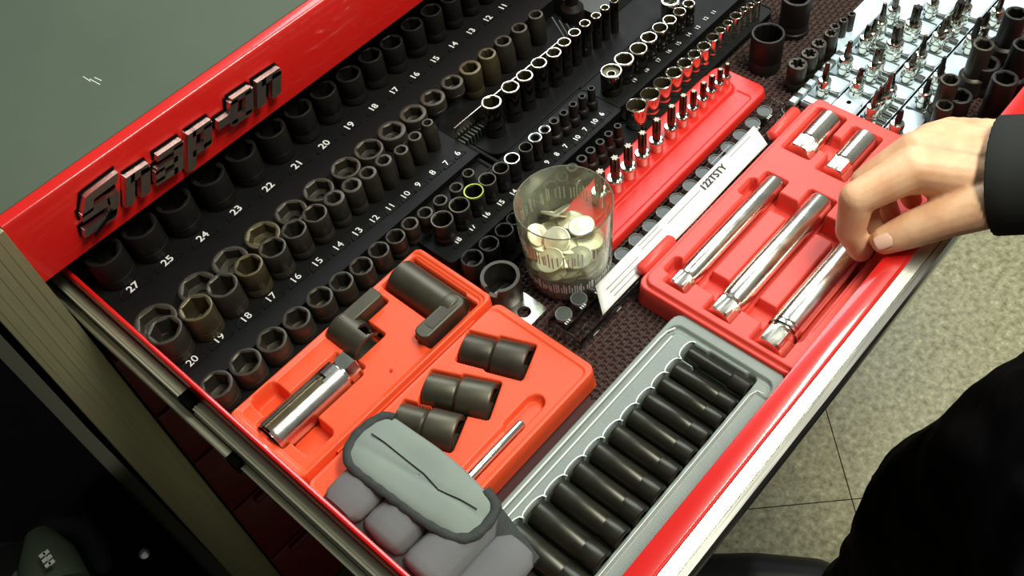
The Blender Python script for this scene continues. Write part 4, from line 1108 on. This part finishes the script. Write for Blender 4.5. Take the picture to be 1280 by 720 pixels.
# ------------------------------------------------------------------ person: right hand, sleeve, trousers, shoe
def baked(o, name, m, parent=None):
    bpy.context.view_layer.update()
    me = bpy.data.meshes.new_from_object(o.evaluated_get(bpy.context.evaluated_depsgraph_get())); me.name = name
    bpy.data.objects.remove(o); me.materials.clear(); me.materials.append(M[m])
    me.polygons.foreach_set('use_smooth', [True] * len(me.polygons))
    return link(name, me, parent)
def capsule_chain(b, pts, rs, n=16):
    """tapered limb with round joints"""
    pts = [Vector(p) for p in pts]
    for i in range(len(pts) - 1):
        a, c = pts[i], pts[i + 1]; d = c - a; L = d.length
        if L < 1e-5: continue
        b.lathe([(rs[i] * .999, 0), (rs[i] * .5 + rs[i + 1] * .5, L / 2), (rs[i + 1] * .999, L)], n, axis_m(a, d))
    for p, r in zip(pts, rs):
        b.lathe([(max(1e-5, r * math.sin(math.pi * j / 8)), -r * math.cos(math.pi * j / 8)) for j in range(9)], n, Matrix.Translation(p))
def remeshed(b, name, m, voxel, smooth, parent=None):
    o = b.build('tmp', m, None, None)
    r = o.modifiers.new('r', 'REMESH'); r.mode = 'VOXEL'; r.voxel_size = voxel
    s = o.modifiers.new('s', 'SMOOTH'); s.factor = .5; s.iterations = smooth
    return baked(o, name, m, parent)
h = B()
wr = at(1262, 214, .112); 
Pi = dict(
 index=[(1250, 226, .110), (1140, 212, .116), (1071, 248, .100), (1063, 288, .070), (1076, 312, .048)],
 middle=[(1250, 207, .114), (1146, 190, .118), (1084, 228, .090), (1080, 266, .062), (1092, 290, .044)],
 ring=[(1248, 190, .112), (1165, 177, .112), (1108, 208, .082), (1102, 246, .056), (1112, 268, .042)],
 little=[(1245, 176, .106), (1188, 170, .102), (1142, 198, .074), (1132, 232, .054), (1140, 250, .044)])
Ri = dict(index=[.0190, .0178, .0142, .0122, .0104], middle=[.020, .0175, .0138, .0118, .0100], ring=[.0185, .0160, .0128, .0108, .0092], little=[.0170, .0145, .0115, .0098, .0086])
Wf = {k: [at(*p) for p in v] for k, v in Pi.items()}
for k in Wf: capsule_chain(h, Wf[k], Ri[k])
# palm: bridges between metacarpals
for t in (.0, .25, .5, .75, 1.0):
    row = [Wf[k][0].lerp(Wf[k][1], t) for k in ('index', 'middle', 'ring', 'little')]
    for a, c in zip(row[:-1], row[1:]): capsule_chain(h, [a, c], [.0180 - .002 * t] * 2, 12)
    low = [p + Vector((-.002, -.004, -.010 * (1 - .3 * t))) for p in row]
    capsule_chain(h, [low[0], low[-1]], [.0130, .0120], 12)
th = [at(1250, 244, .106), at(1222, 257, .102), at(1180, 272, .092), at(1140, 287, .080), at(1107, 300, .070)]
capsule_chain(h, th, [.0210, .0205, .0170, .0152, .0120])
# thumb web
for t in (.15, .35, .55): capsule_chain(h, [Wf['index'][0].lerp(Wf['index'][1], t * 1.15) + Vector((0, 0, -.006)), th[0].lerp(th[2], t + .1)], [.016 - .004 * t] * 2, 12)
capsule_chain(h, [at(1215, 222, .100), at(1205, 250, .094), at(1190, 268, .086)], [.012, .010, .010], 12)
# wrist and forearm
capsule_chain(h, [at(1248, 200, .106), at(1300, 208, .122), at(1420, 200, .15)], [.027, .026, .030], 24)
capsule_chain(h, [at(1246, 228, .100), at(1300, 226, .118), at(1420, 220, .15)], [.025, .025, .030], 24)
body = remeshed(h, 'person', 'skin', .0016, 5)
tag(body, 'person in black jacket and trousers reaching into the drawer with the right hand', 'person')
def nail(pt, direction, up, w, l):
    d = direction.normalized(); u = (up - d * up.dot(d)).normalized(); s = d.cross(u)
    V = []; Fc = []; nu_, nv_ = 8, 8
    for i in range(nu_ + 1):
        for j in range(nv_ + 1):
            a = (i / nu_ - .5) * 1.7; t = j / nv_; ww = w * (1 - .25 * (2 * t - 1) ** 4)
            V.append(pt + d * ((t - .5) * l) + s * (math.sin(a) * ww) + u * (math.cos(a) * w * .75 - w * .75 + .0006 * (1 - (2 * t - 1) ** 2)))
    for i in range(nu_):
        for j in range(nv_):
            a = i * (nv_ + 1) + j; Fc.append((a, a + 1, a + nv_ + 2, a + nv_ + 1))
    o = link('fingernail', mesh('fingernail', V, Fc, 'nail', 60), body); m_ = o.modifiers.new('t', 'SOLIDIFY'); m_.thickness = .0006
    return o
camv = Vector((0, 0, H))
d = th[4] - th[3]; upv = (camv - th[4]).normalized() + Vector((0, -.15, .1)); uu = (upv - d.normalized() * upv.dot(d.normalized())).normalized()
nail(th[4] + uu * .0119 + d.normalized() * .001, d, upv, .0078, .0150)
# ribbed cuff and sleeve
def sleeve(name, m, pts, rs, ribs=0, n=72, thick=True, parent=body):
    pts = [Vector(p) for p in pts]; V = []; Fc = []
    K = len(pts)
    for i, p in enumerate(pts):
        dd = (pts[min(i + 1, K - 1)] - pts[max(i - 1, 0)]).normalized(); a = dd.cross(Vector((0, 0, 1))).normalized(); c = a.cross(dd)
        for k in range(n):
            t = 2 * math.pi * k / n; rr_ = rs[i] * (1 + ribs * math.cos(t * 36) if ribs else 1 + .02 * math.sin(3 * t + i))
            V.append(p + a * math.cos(t) * rr_ * 1.12 + c * math.sin(t) * rr_ * .92)
    for i in range(K - 1):
        for k in range(n): Fc.append((i * n + k, (i + 1) * n + k, (i + 1) * n + (k + 1) % n, i * n + (k + 1) % n))
    o = link(name, mesh(name, V, Fc, m, 60), parent); s = o.modifiers.new('t', 'SOLIDIFY'); s.thickness = .003; s.offset = 0
    return o
c1 = at(1249, 219, .107); c2 = at(1330, 215, .125); c3 = at(1600, 190, .17)
sleeve('sleeve_cuff', 'rib', [c1.lerp(c2, t) for t in (0, .02, .3, .6, 1)], [.0440, .0445, .0440, .0435, .0430], ribs=.012)
sleeve('jacket_sleeve', 'jacket', [c2, c2.lerp(c3, .1), c2.lerp(c3, .5), c3], [.043, .052, .056, .062])
# trousers
tr = B()
hip = at(1510, 605, -.02); knee = at(1210, 668, -.34); ank = at(1090, 745, -.74)
capsule_chain(tr, [ank, ank.lerp(knee, .5), knee, knee.lerp(hip, .5), hip], [.070, .085, .115, .135, .150], 24)
hip2 = at(1500, 950, -.02); knee2 = at(1300, 900, -.38); ank2 = at(1180, 900, -.74)
capsule_chain(tr, [ank2, ank2.lerp(knee2, .5), knee2, knee2.lerp(hip2, .5), hip2], [.062, .070, .085, .105, .125], 24)
capsule_chain(tr, [hip, hip2], [.12, .12], 24)
rg = random.Random(5)
to = remeshed(tr, 'trousers', 'trouser', .009, 4, body)
tx_ = bpy.data.textures.new('folds', 'CLOUDS'); tx_.noise_scale = .09
dm = to.modifiers.new('folds', 'DISPLACE'); dm.texture = tx_; dm.strength = .025; dm.texture_coords = 'GLOBAL'
# shoe
sh2 = B(); heel = at(1020, 735, FZ + .045); toe = at(850, 722, FZ + .030)
capsule_chain(sh2, [heel, heel.lerp(toe, .45) + Vector((0, 0, .008)), toe], [.045, .044, .036], 20)
remeshed(sh2, 'shoe', 'shoe', .006, 3, body)
print('objects', len(bpy.data.objects))
